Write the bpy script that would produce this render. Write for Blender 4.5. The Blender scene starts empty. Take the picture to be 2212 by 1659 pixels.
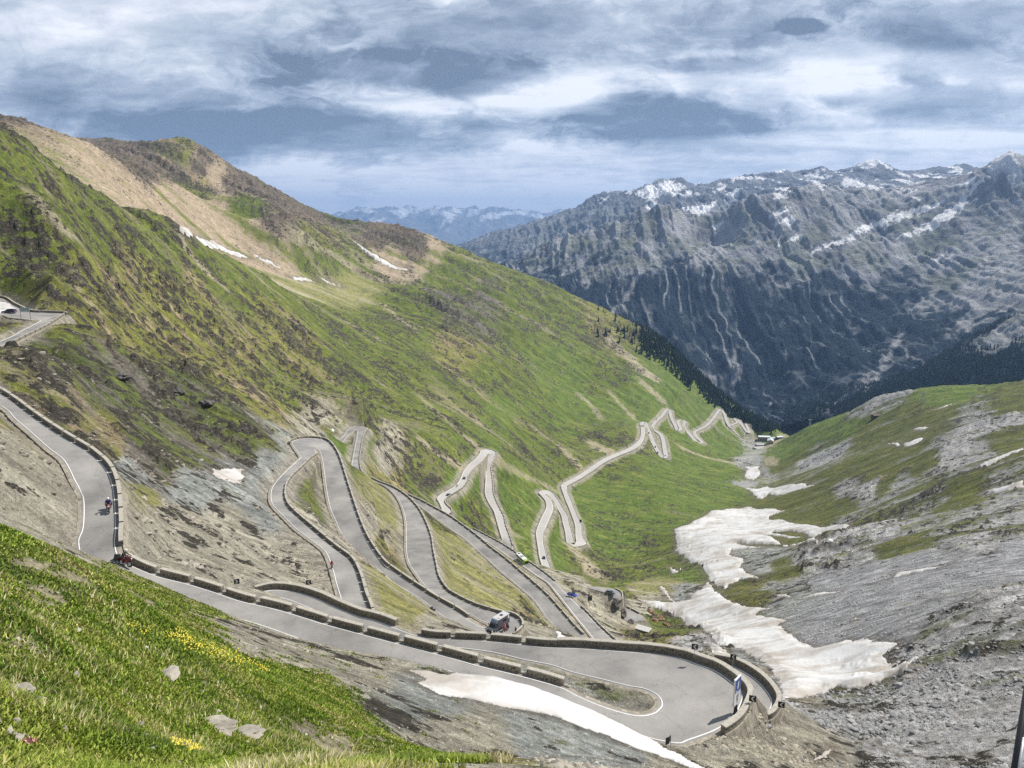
import bpy, bmesh, math, random, time
import numpy as np
from mathutils import Vector, Matrix
T0=time.time()
random.seed(4); RNG=np.random.default_rng(7)
SC=bpy.context.scene; COL=SC.collection
F=1620.0; P=math.radians(11.84)
ZT={0:(0,0,1),1:(0,548.6,3.0),2:(0,1106,3.0),3:(493.7,877.8,3.36),4:(877.8,1152,3.36),5:(1316.6,1289.2,4.48),6:(905.2,850.3,4.032),7:(1316.6,713.2,4.48),8:(1316.6,1042.4,2.4706),9:(1042.3,301.7,1.8912),10:(0,219.4,2.016),11:(1536.1,795.5,3.2728)}
def D(z,x,y):
    a=ZT[z]; return (a[0]+x/a[2],a[1]+y/a[2])
def ray(u,v):
    a=(u-1106)/F; b=(829.5-v)/F
    return np.array([a, math.cos(P)+b*math.sin(P), -math.sin(P)+b*math.cos(P)])
def at_z(u,v,z):
    r=ray(u,v); return r*(z/r[2])
def at_r(u,v,r):
    d=ray(u,v); return d*(r/math.hypot(d[0],d[1]))
def azt(u,v):
    d=ray(u,v); return math.atan2(d[0],d[1]), d[2]/math.hypot(d[0],d[1])

# ------------------------------------------------------------------ noise
def _h(ix,iy,s):
    n=(ix.astype(np.int64)*374761393+iy.astype(np.int64)*668265263+s*1442695041)&0xffffffff
    n=((n^(n>>13))*1274126177)&0xffffffff
    n=(n^(n>>16))&0xffffffff
    return n
def gn(x,y,s=0):
    """gradient noise about -1..1"""
    x0=np.floor(x);y0=np.floor(y);fx=(x-x0).astype(np.float32);fy=(y-y0).astype(np.float32)
    ix=x0.astype(np.int64);iy=y0.astype(np.int64)
    ux=fx*fx*fx*(fx*(fx*6-15)+10);uy=fy*fy*fy*(fy*(fy*6-15)+10)
    def g(dx,dy):
        a=_h(ix+dx,iy+dy,s).astype(np.float32)*(2*np.pi/4294967296.0)
        return np.cos(a)*(fx-dx)+np.sin(a)*(fy-dy)
    n00=g(0,0);n10=g(1,0);n01=g(0,1);n11=g(1,1)
    a=n00+(n10-n00)*ux;b=n01+(n11-n01)*ux
    return (a+(b-a)*uy)*1.5
def fbm(x,y,o=4,s=0,gain=.5,ridged=False):
    t=0;amp=1;tot=0
    for i in range(o):
        n=gn(x*2**i+i*17.3,y*2**i-i*9.1,s+i)
        if ridged:n=1-2*np.abs(n)
        t=t+n*amp;tot+=amp;amp*=gain
    return t/tot
def sst(a,b,x):
    t=np.clip((x-a)/(b-a),0,1);return t*t*(3-2*t)

# ------------------------------------------------------------------ roads : stations (zoomL,xL,yL,zoomR,xR,yR) + z keys
def S(z,*l): return [(z,a[0],a[1],z,a[2],a[3]) for a in l]
ROADS={}
A=S(1,(-330,640,-460,690),(-150,800,-270,850),(60,935,0,990),(160,1010,90,1075),(290,1105,200,1170),(430,1195,300,1260),(560,1270,390,1330),(650,1340,435,1400),(710,1410,465,1465),(745,1500,500,1530),(760,1600,525,1600))
A+=S(2,(768,100,520,100),(762,200,490,200),(778,275,530,330),(820,320,670,400),(900,360,800,450),(1040,415,950,510),(1220,460,1110,570),(1400,515,1280,620),(1580,575,1460,680),(1800,625,1680,745),(2000,685,1880,815),(2200,745,2080,880))
A+=S(4,(270,880,150,975),(540,955,420,1055),(830,1025,720,1135),(1115,1105,1010,1215),(1250,1170,1160,1275),(1400,1235,1330,1340),(1550,1285,1500,1405),(1680,1312,1700,1485),(1775,1298,1960,1540))
A+=[(4,1822,1262,5,800,1400),(4,1832,1240,5,1060,1300),(4,1828,1215,5,1220,1180),(4,1812,1190,5,1310,1010),(4,1790,1172,5,1300,920),(4,1760,1155,5,1200,820),(4,1700,1135,5,1030,705),(4,1600,1118,5,850,640)]
A+=S(4,(1400,1068,2010,905),(1200,1020,1800,868),(1050,968,1500,845),(850,928,1250,828),(650,880,1000,820),(450,850,780,795),(250,830,560,775),(50,800,340,765),(-130,760,110,745),(-280,709,-200,634),(-420,669,-340,599),(-580,609,-490,539),(-730,544,-630,474),(-870,489,-770,429),(-960,474,-890,409),(-1010,479,-990,409),(-1050,489,-1090,434))
ROADS['A']=(A,[(0,-31),(2,-34),(11,-41),(16,-44.5),(26,-49.5),(31,-51),(40,-52.5),(50,-56),(99,-58)])
B=S(3,(840,1560,1085,1680),(800,1390,1025,1475),(770,1290,985,1370),(745,1190,960,1275),(700,1070,925,1180),(640,1010,880,1110),(570,960,800,1050),(480,890,700,970),(400,810,600,885),(340,750,500,800),(305,700,430,730),(298,640,403,660),(310,590,405,600),(345,540,420,555),(400,480,460,505),(470,415,520,450),(515,375,585,385),(510,355,625,360),(490,325,638,345),(460,280,635,318),(456,258,615,300),(520,236,603,297),(620,232,622,298),(700,245,650,318),(750,285,668,360),(790,350,680,420),(820,430,690,500),(850,530,700,580),(885,640,715,670),(920,750,735,750),(960,860,770,830),(1000,950,810,920),(1060,1050,880,1000),(1130,1140,960,1080),(1210,1200,1080,1185),(1300,1265,1180,1275),(1400,1330,1290,1340),(1500,1395,1400,1410),(1600,1450,1500,1490),(1700,1510,1600,1560),(1765,1560,1700,1625),(1830,1595,1790,1670))
B+=S(4,(592,690,560,745),(604,695,660,752),(612,692,765,738),(610,682,828,690),(602,671,828,645),(580,655,775,603),(530,632,680,583),(480,602,600,562),(390,555,500,528),(300,510,420,492),(215,450,340,450),(135,390,285,410))
B+=S(3,(1370,1240,1520,1240),(1310,1150,1500,1150),(1285,1060,1480,1050),(1283,950,1465,950),(1280,830,1425,840),(1255,730,1370,740),(1210,645,1290,655),(1140,580,1190,590),(1060,545,1090,552),(985,508,1015,514),(925,480,970,488),(893,430,952,445),(902,370,948,375),(914,300,960,300),(926,240,968,245),(934,190,990,190),(933,181,1010,162),(925,178,970,147),(915,180,900,148),(900,192,860,175),(870,215,835,210),(840,250,800,245),(810,290,770,285),(785,330,745,325))
ROADS['B']=(B,[(0,-66),(20,-79),(34,-90),(42,-95),(49,-97),(62,-124),(68,-134),(99,-141)])
ROADS['C']=(S(3,(1290,640,1260,650),(1400,690,1360,705),(1500,745,1450,770),(1600,800,1540,840),(1700,870,1630,905),(1800,945,1700,950),(1900,1030,1790,1030),(2000,1105,1890,1120),(2100,1190,2000,1220))+
 S(4,(1000,435,890,450),(1080,520,960,530),(1150,600,1010,605),(1220,680,1070,670),(1290,750,1140,740),(1370,830,1220,820)),[(0,-136),(14,-152)])
ROADS['D']=(S(4,(480,-32,455,-18),(600,30,570,50),(700,85,660,112),(800,150,750,175),(900,220,850,240),(1000,290,940,305),(1090,365,1020,355),(1160,435,1080,425),(1230,505,1140,500),(1310,580,1210,590),(1400,675,1280,675),(1490,760,1350,760),(1580,840,1430,840)),[(0,-186),(12,-157)])
ROADS['E']=(S(6,(170,1075,285,1095),(200,1035,268,1050),(200,1005,280,1015),(175,945,235,970),(158,912,222,935),(185,880,245,905),(250,845,310,865),(320,800,375,820),(360,740,415,760),(385,680,435,700),(430,620,490,640),(500,560,550,590),(532,515,586,540),(540,492,590,530),(600,485,597,527),(668,508,603,535),(662,550,600,560),(640,600,577,600),(626,650,574,640),(634,720,581,720),(640,780,576,800),(645,860,576,870),(668,930,602,940),(700,1000,650,1020),(735,1070,672,1090),(752,1150,695,1170),(778,1220,715,1240),(808,1310,735,1290),(825,1370,755,1350)),[(0,-188),(13,-206),(28,-240)])
ROADS['F']=(S(6,(1080,1540,1155,1550),(1065,1480,1135,1500),(1048,1420,1112,1430),(1038,1350,1096,1360),(1027,1280,1082,1290),(1020,1210,1082,1215),(1043,1140,1107,1160),(1073,1070,1137,1090),(1103,1010,1162,1030),(1110,970,1166,980),(1098,930,1147,930),(1066,890,1112,892),(1043,862,1097,884),(1088,842,1101,877),(1142,855,1113,880),(1182,890,1130,905),(1222,950,1174,950),(1257,1010,1214,1015),(1292,1060,1240,1065),(1307,1130,1254,1130),(1327,1200,1274,1210),(1347,1290,1284,1290),(1351,1302,1300,1325),(1360,1303,1370,1335),(1368,1298,1440,1318),(1371,1285,1452,1295),(1364,1240,1420,1235),(1360,1150,1412,1140),(1338,1080,1382,1080),(1308,1000,1352,1010),(1278,930,1322,930),(1253,860,1296,870),(1240,820,1286,828),(1243,798,1290,808),(1285,768,1320,790),(1400,707,1420,735),(1500,638,1525,665),(1600,573,1620,600),(1700,528,1725,550),(1800,488,1825,510),(1870,448,1900,470),(1920,400,1950,412),(1935,340,1967,345),(1930,290,1964,290))
 ,[(0,-246),(12,-274),(24,-290),(32,-312),(43,-358)])
def cen(z,pts,w=7):   # centre line -> pairs of (nearly) equal width in metres, done later
    return [('c',)+D(z,*p) for p in pts]
ROADS['G']=(cen(7,[(312,925),(318,895),(345,897),(362,940),(385,990),(420,1080),(460,1160),(500,1218),(525,1236),(545,1218),(532,1150),(522,1080),(502,1020),(455,980),(425,968),(412,945),(450,880),(500,840),(550,775),(580,772),(600,850),(640,930),(655,972),(688,960),(675,920),(662,882),(695,870),(727,888),(715,930),(760,990),(810,1050),(848,1093),(895,1086),(850,1040),(822,990),(860,965),(930,930),(1000,860),(1050,790),(1078,765),(1110,810),(1130,870),(1160,930),(1200,970),(1240,1010),(1290,1045),(1360,1060),(1430,1072),(1470,1078)]),
 [(0,-359),(7,-374),(14,-392),(18,-408),(22,-420),(25,-432),(31,-450),(38,-482),(42,-500),(48,-556)])
ROADS['H']=(cen(7,[(1172,925),(1190,915),(1235,893),(1210,860),(1245,868),(1290,930),(1330,985),(1352,985),(1318,905)]),[(0,-502),(3,-508),(7,-525),(8,-530)])
# upper left hairpin and lower outer hairpin
ROADS['R']=(S(1,(-420,430,-420,520),(-200,330,-200,430),(0,285,0,395),(90,330,60,410),(190,375,130,418),(300,383,190,425),(412,388,245,425),(418,396,255,435),(400,405,215,458),(300,470,130,500),(180,530,60,540),(60,590,-60,585),(-60,645,-200,640)),[(0,-29),(6,-31),(12,-33)])
ROADS['L']=([(5,930,640,5,1010,625),(5,1060,700,5,1150,650),(5,1150,760,5,1280,700),(5,1250,830,5,1410,780),(5,1340,920,5,1500,860),(5,1400,1010,5,1570,950),(5,1415,1100,5,1600,1030),(5,1400,1200,5,1560,1120),(5,1350,1290,5,1460,1200)],[(0,-60),(8,-60)])
ROADS['M']=(S(4,(1320,400,1340,385),(1400,418,1420,392),(1470,440,1500,402),(1480,455,1555,430),(1490,470,1560,470),(1500,480,1540,490)),[(0,-176),(5,-180)])
ROADS['N']=(S(4,(1520,560,1560,525),(1570,610,1640,560),(1640,655,1715,605),(1655,655,1725,640)),[(0,-186),(3,-190)])
def catmull(K,n):
    K=np.array(K,float);out=[]
    for i in range(len(K)-1):
        p0=K[max(i-1,0)];p1=K[i];p2=K[i+1];p3=K[min(i+2,len(K)-1)]
        for j in range(n):
            t=j/n;out.append(.5*((2*p1)+(-p0+p2)*t+(2*p0-5*p1+4*p2-p3)*t*t+(-p0+3*p1-3*p2+p3)*t**3))
    out.append(K[-1]);return np.array(out)
RD={}
for nm,(st,zk) in ROADS.items():
    zz=np.interp(np.arange(len(st)),[k[0] for k in zk],[k[1] for k in zk])
    Ls=[];Rs=[]
    if st[0][0]=='c':
        C=np.array([at_z(s[1],s[2],z) for s,z in zip(st,zz)])
        C=catmull(C,4)
        t=np.gradient(C,axis=0);t[:,2]=0;t/=np.linalg.norm(t,axis=1)[:,None]+1e-9
        n=np.stack([-t[:,1],t[:,0],0*t[:,0]],1)
        w=3.4 if nm=='G' else 3.0
        RL,RR=C+n*w,C-n*w
    else:
        for s,z in zip(st,zz):
            Ls.append(at_z(*D(s[0],s[1],s[2]),z));Rs.append(at_z(*D(s[3],s[4],s[5]),z))
        RL=catmull(Ls,5);RR=catmull(Rs,5)
    RD[nm]=(RL,RR)

# ------------------------------------------------------------------ terrain control points (u,v,r) display px + horizontal distance
CP=[(0,280,505),(90,345,525),(180,415,560),(290,465,640),(390,505,740),(470,545,830),(560,592,930),(640,640,1010),
(0,320,640),(180,440,760),(390,525,960),(560,602,1080),(90,370,700),(290,485,860),(470,558,1030),
(0,270,1300),(60,272,1320),(120,280,1350),(220,331,1450),(330,372,1500),(440,432,1550),(500,470,1580),(520,490,1590),
(150,395,980),(200,410,1020),(300,455,1150),(380,495,1250),(480,540,1330),(600,580,1380),(300,400,1300),(420,470,1400),
(590,455,1540),(560,490,1500),(620,480,1600),(400,420,1900),(230,335,1900),
(180,330,2400),(230,318,2500),(290,330,2400),(345,317,2350),(400,304,2300),(440,318,2300),(480,350,2320),(520,372,2350),(600,420,2300),(700,468,2200),(740,483,2150),
(500,425,1900),(600,450,1850),(680,480,1900),
(560,560,1400),(640,600,1330),(700,612,1450),(760,600,1600),(820,600,1700),(900,588,1850),(700,540,1700),(800,540,1900),(900,555,1950),
(780,484,2150),(860,490,2130),(920,513,2080),(980,538,2080),(1040,560,2080),(1100,588,2120),(1170,610,2150),(1240,640,2200),(1300,668,2220),(1380,703,2250),(1450,753,2250),(1520,820,2230),(1570,868,2180),(1610,903,2130),(1650,925,2080),(1690,935,2150),
(700,650,1200),(800,660,1350),(900,690,1330),(1000,700,1480),(1000,640,1750),(1100,700,1640),(1200,800,1550),(1300,850,1560),(1380,850,1680),(1480,860,1850),(1300,760,1850),(1200,700,1900),(1420,800,2000),(860,620,1600),(1540,900,1950),
(0,450,435),(0,550,400),(50,500,425),(0,370,470),(250,600,470),(200,550,432),(100,450,430),(100,600,365),(30,620,348),(300,700,410),(400,650,540),(500,700,570),(500,620,740),(600,700,720),(600,800,560),(700,800,680),(800,800,800),(900,800,960),(1000,800,1120),(850,900,640),(950,900,800),(1100,900,1020),(1200,940,1120),(1130,1000,830),(300,520,590),(400,570,700),(200,660,350),(700,720,920),(800,740,1000),(900,870,820),(1100,800,1280),(1290,930,1320),
(155,705,285),(230,735,292),(300,765,295),(400,812,295),(500,862,288),(600,920,278),(640,942,272),
(300,755,350),(500,845,370),(620,915,360),(230,720,340),(700,915,430),(800,885,520),(620,870,450),
(60,760,210),(100,760,225),(200,850,215),(300,900,225),(400,900,255),(500,950,245),(600,1000,240),(490,1025,212),(300,1000,178),(400,1100,162),(500,1150,148),(600,1200,152),(400,1200,122),(300,1100,135),(340,1215,108),(560,1240,124),(650,1250,134),(100,900,180),(700,1250,142),
(40,1000,108),(60,1060,90),(120,1080,98),(130,1150,84),(140,1040,106),
(0,1140,27),(60,1160,36),(120,1190,52),(180,1216,68),(0,1135,60),(90,1160,70),
(0,1659,7),(250,1659,9),(500,1659,13),(750,1659,22),(1000,1659,35),(1250,1659,48),(1480,1659,60),(1600,1659,64),
(0,1500,9.5),(250,1500,15),(500,1500,23),(700,1500,37),(0,1300,15),(150,1300,22),(350,1350,36),(500,1400,42),(650,1420,53),(850,1520,46),(1000,1560,49),(1200,1580,57),(1000,1500,61),(1350,1620,60),(250,1260,55),(350,1290,60),
(1300,1330,330),(1360,1370,315),(1300,1250,480),(1400,1250,560),(1350,1180,720),(1450,1160,740),(1420,1060,930),(1500,1050,1040),(1550,1000,1330),(1600,1050,1170),(1330,1080,870),(1450,1300,420),(1420,1350,370),(1500,1380,280),(1560,1420,195),(1480,1420,200),(1250,1240,560),(1400,1400,250),
(1700,1385,262),(1600,1340,345),(1550,1290,410),(1480,1230,560),(1560,1230,530),(1540,1160,680),(1620,1105,960),(1640,1060,1157),(1625,1020,1318),(1625,985,1570),(1650,952,1950),(1800,1450,205),(1900,1420,205),(1700,1440,210),
(1700,1500,150),(1730,1540,125),(1640,1620,72),(1750,1659,78),(1700,1600,85),
(1760,1512,150),(1850,1482,168),(1950,1440,185),(2050,1370,205),(2120,1310,220),(2212,1275,235),(2212,1659,90),(2000,1550,120),(1850,1600,105),(2100,1450,165),(1950,1659,88),
(1900,1300,300),(2100,1240,330),(1800,1300,320),(2000,1200,390),(2212,1150,430),(1850,1200,460),(1700,1250,430),(1780,1180,520),(1760,1160,640),(1700,1130,780),(1800,1100,800),(1900,1050,820),(2000,1050,720),(2100,1050,620),(2212,1000,640),(2212,900,1050),(2100,950,930),(1900,970,1150),(1800,1000,1150),(1700,1050,1090),(1750,970,1400),(1700,965,1650),(1740,928,1850),(1800,900,1780),(1870,880,1700),(1900,862,1620),(1960,850,1520),(2030,846,1470),(2080,850,1460),(2140,840,1500),(2212,830,1500),(1680,1000,1400),(1950,900,1350),(2050,880,1300)]
GP=[]   # (az, ln r, t)
for u,v,r in CP:
    a,t=azt(u,v);GP.append((a,math.log(r),t))
    if u==0:
        if 250<v<700 and r<700: GP.append((azt(-330,v)[0],math.log(r*.80),t*1.1+.03))
        else: GP.append((azt(-330,v)[0],math.log(r*.93),t*.97+ (.02 if r<200 else 0)))
    if u==2212: GP.append((azt(2600,v)[0],math.log(r*.95),t+.02))
# behind the far ridge: fall away
for u,v,r in [(0,300,2600),(230,350,3200),(400,345,3000),(600,460,3000),(780,540,2700),(920,560,2700),(1040,620,2700),(1170,670,2700),(1300,730,2800),(1450,820,2750),(1570,905,2600),(1660,950,2500),(1800,960,2300),(1900,940,2200),(2080,940,2100),(2212,930,2200),(1740,960,2150),(2140,920,2000)]:
    a,t=azt(u,v);GP.append((a,math.log(r),t));GP.append((a,math.log(4200),min(t-.03,-.06)))
for az,r,z in [(-.8,3,-2.7),(-.3,3,-2.7),(.2,3,-2.8),(.8,3,-2.8),(.5,12,-10),(.3,30,-24),(.8,40,-28),(.5,50,-38),(.2,20,-16),(0,12,-9.5),(.1,32,-25),(-.8,6,-4),(-.8,1.2,-1.9),(0,1.2,-1.9),(.8,1.2,-1.9),(.8,90,-50),(.85,200,-80)]:
    GP.append((az,math.log(r),z/r))
# crest of the cut bank between camera and road A
for z,x,y,back in [(2,850,400,4),(2,1000,455,4),(2,1150,505,4),(2,1280,545,4),(2,1500,630,3.5),(2,1700,715,3),(2,1900,780,3),(2,2100,850,3),(4,250,950,3),(4,480,1022,3),(4,800,1112,3),(4,1000,1172,3),(4,1250,1265,3),(4,1500,1370,2.5),(4,1700,1455,2.5),(2,700,365,4),(2,600,345,5)]:
    u,v=D(z,x,y);p=at_z(u,v,float(np.interp(u,[200,1500],[-44,-51])));r=math.hypot(p[0],p[1])-back
    a,t=azt(u,v+1);GP.append((a,math.log(r),t))
for nm,(L,R) in RD.items():
    C=(L+R)/2;acc=1e9;last=None
    for p in C:
        r=math.hypot(p[0],p[1])
        if last is None or np.linalg.norm(p-last)>.05*r+2.5:
            GP.append((math.atan2(p[0],p[1]),math.log(r),p[2]/r));last=p
GP=np.array(GP)
def rbf_fit(G,c=.05,lam=1e-4):
    X=G[:,:2];d=np.sqrt(((X[:,None]-X[None])**2).sum(2)+c*c)
    n=len(G);M=np.zeros((n+3,n+3));M[:n,:n]=-d+lam*np.eye(n)*0
    M[:n,:n]-=np.eye(n)*(-lam)
    Q=np.c_[np.ones(n),X];M[:n,n:]=Q;M[n:,:n]=Q.T
    w=np.linalg.lstsq(M,np.r_[G[:,2],0,0,0],rcond=1e-9)[0]
    def ev(az,lr):
        sh=az.shape;a=az.ravel();l=lr.ravel();out=np.zeros(len(a))
        for i in range(0,len(a),20000):
            dd=np.sqrt((a[i:i+20000,None]-X[None,:,0])**2+(l[i:i+20000,None]-X[None,:,1])**2+c*c)
            out[i:i+20000]=-dd@w[:n]+w[n]+w[n+1]*a[i:i+20000]+w[n+2]*l[i:i+20000]
        return out.reshape(sh)
    return ev
def bil(g,I,J):   # sample grid g at fractional indices
    i0=np.clip(np.floor(I).astype(int),0,g.shape[0]-2);j0=np.clip(np.floor(J).astype(int),0,g.shape[1]-2)
    fi=(I-i0);fj=(J-j0)
    if g.ndim==3: fi=fi[...,None];fj=fj[...,None]
    return g[i0,j0]*(1-fi)*(1-fj)+g[i0+1,j0]*fi*(1-fj)+g[i0,j0+1]*(1-fi)*fj+g[i0+1,j0+1]*fi*fj
class Grid:
    def __init__(s,az0,az1,na,r0,r1,nr):
        s.az=np.linspace(math.radians(az0),math.radians(az1),na);s.lr=np.linspace(math.log(r0),math.log(r1),nr)
        s.na,s.nr=na,nr;s.AZ,s.LR=np.meshgrid(s.az,s.lr,indexing='ij');s.R=np.exp(s.LR)
        s.X=np.sin(s.AZ)*s.R;s.Y=np.cos(s.AZ)*s.R
    def base(s,ev,f=6):
        ca=np.linspace(s.az[0],s.az[-1],s.na//f);cl=np.linspace(s.lr[0],s.lr[-1],s.nr//f)
        G=ev(*np.meshgrid(ca,cl,indexing='ij'))
        I=np.linspace(0,len(ca)-1,s.na)[:,None]+0*s.LR;J=np.linspace(0,len(cl)-1,s.nr)[None]+0*s.LR
        s.Z=bil(G,I,J)*s.R
    def hz(s,x,y,g=None):
        a=np.arctan2(x,y);l=np.log(np.hypot(x,y))
        I=(a-s.az[0])/(s.az[1]-s.az[0]);J=(l-s.lr[0])/(s.lr[1]-s.lr[0])
        return bil(s.Z if g is None else g,np.asarray(I),np.asarray(J))
    def pick(s,u,v,rmin=0):
        a,t=azt(u,v);I=(a-s.az[0])/(s.az[1]-s.az[0]);i0=int(np.clip(math.floor(I),0,s.na-2));f=I-i0
        z=s.Z[i0]*(1-f)+s.Z[i0+1]*f;r=np.exp(s.lr);q=z/r-t
        k=np.nonzero((q[1:]>=0)&(r[1:]>rmin))[0]
        if len(k)==0:return None
        k=k[0];q0,q1=q[k],q[k+1];w=0 if q1==q0 else np.clip(-q0/(q1-q0),0,1)
        rr=r[k]*(1-w)+r[k+1]*w;return np.array([math.sin(a)*rr,math.cos(a)*rr,t*rr])
def mesh_grid(name,X,Y,Z,mask=None,cols=None,smooth=True,alpha=None):
    na,nr=X.shape;idx=np.arange(na*nr).reshape(na,nr)
    q=np.stack([idx[:-1,:-1],idx[1:,:-1],idx[1:,1:],idx[:-1,1:]],-1).reshape(-1,4)
    if mask is not None:
        m=(mask[:-1,:-1]|mask[1:,:-1]|mask[1:,1:]|mask[:-1,1:]).ravel();q=q[m]
    co=np.stack([X,Y,Z],-1).reshape(-1,3)
    if mask is not None:
        used=np.unique(q);rm=np.full(na*nr,-1);rm[used]=np.arange(len(used));q=rm[q];co=co[used]
    me=bpy.data.meshes.new(name);me.vertices.add(len(co));me.vertices.foreach_set('co',co.astype(np.float32).ravel())
    me.loops.add(q.size);me.loops.foreach_set('vertex_index',q.astype(np.int32).ravel())
    me.polygons.add(len(q));me.polygons.foreach_set('loop_start',np.arange(0,q.size,4,dtype=np.int32))
    me.update(calc_edges=True)
    if smooth: me.polygons.foreach_set('use_smooth',np.ones(len(q),bool))
    if cols is not None:
        c=cols.reshape(-1,3)
        if mask is not None:c=c[used]
        al=np.ones(len(c)) if alpha is None else (alpha.ravel() if mask is None else alpha.ravel()[used])
        at=me.color_attributes.new('Col','FLOAT_COLOR','POINT');at.data.foreach_set('color',np.c_[c,al].astype(np.float32).ravel())
    o=bpy.data.objects.new(name,me);COL.objects.link(o);return o
def sdist(poly,X,Y):
    """signed distance (positive inside) of grid points to polygon"""
    poly=np.array(poly);ins=np.zeros(X.shape,bool);d=np.full(X.shape,1e9)
    for i in range(len(poly)):
        x0,y0=poly[i];x1,y1=poly[(i+1)%len(poly)]
        c=((y0>Y)!=(y1>Y));
        with np.errstate(divide='ignore',invalid='ignore'):
            xi=(x1-x0)*(Y-y0)/(y1-y0+1e-12)+x0
        ins^=c&(X<xi)
        dx,dy=x1-x0,y1-y0;t=np.clip(((X-x0)*dx+(Y-y0)*dy)/(dx*dx+dy*dy+1e-12),0,1)
        d=np.minimum(d,np.hypot(X-x0-t*dx,Y-y0-t*dy))
    return np.where(ins,d,-d)
# ------------------------------------------------------------------ near terrain
NT=Grid(-47,47,1500,1.2,4200,1500)
ev=rbf_fit(GP);NT.base(ev,6)
print('base',time.time()-T0,len(GP))
# ---- zones
PRE={ # grass rgb, bare rgb, grass share, dark rock share, roughness of relief
'fg':((.17,.215,.04),(.34,.30,.22),.86,.03,.5),
'green':((.125,.155,.034),(.30,.26,.17),.74,.24,1.0),
'lush':((.115,.160,.036),(.27,.25,.16),.86,.10,.6),
'olive':((.165,.175,.045),(.33,.26,.16),.60,.34,1.3),
'tan':((.15,.17,.05),(.38,.305,.215),.36,.05,.7),
'brown':((.085,.10,.04),(.135,.108,.085),.2,.4,1.5),
'pale':((.22,.22,.09),(.38,.34,.22),.62,.04,.4),
'scree':((.16,.17,.075),(.36,.335,.265),.22,.1,.5),
'gscree':((.12,.13,.07),(.29,.30,.28),.2,.1,.5),
'grey':((.10,.11,.06),(.295,.295,.30),.05,.03,.3),
'white':((.10,.115,.04),(.34,.335,.325),.46,.16,1.2),
'rock':((.09,.10,.04),(.25,.245,.24),.20,.30,1.7),
'dark':((.10,.125,.035),(.20,.18,.15),.55,.3,1.2),
'rgreen':((.105,.115,.036),(.34,.33,.30),.78,.08,.7)}
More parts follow.
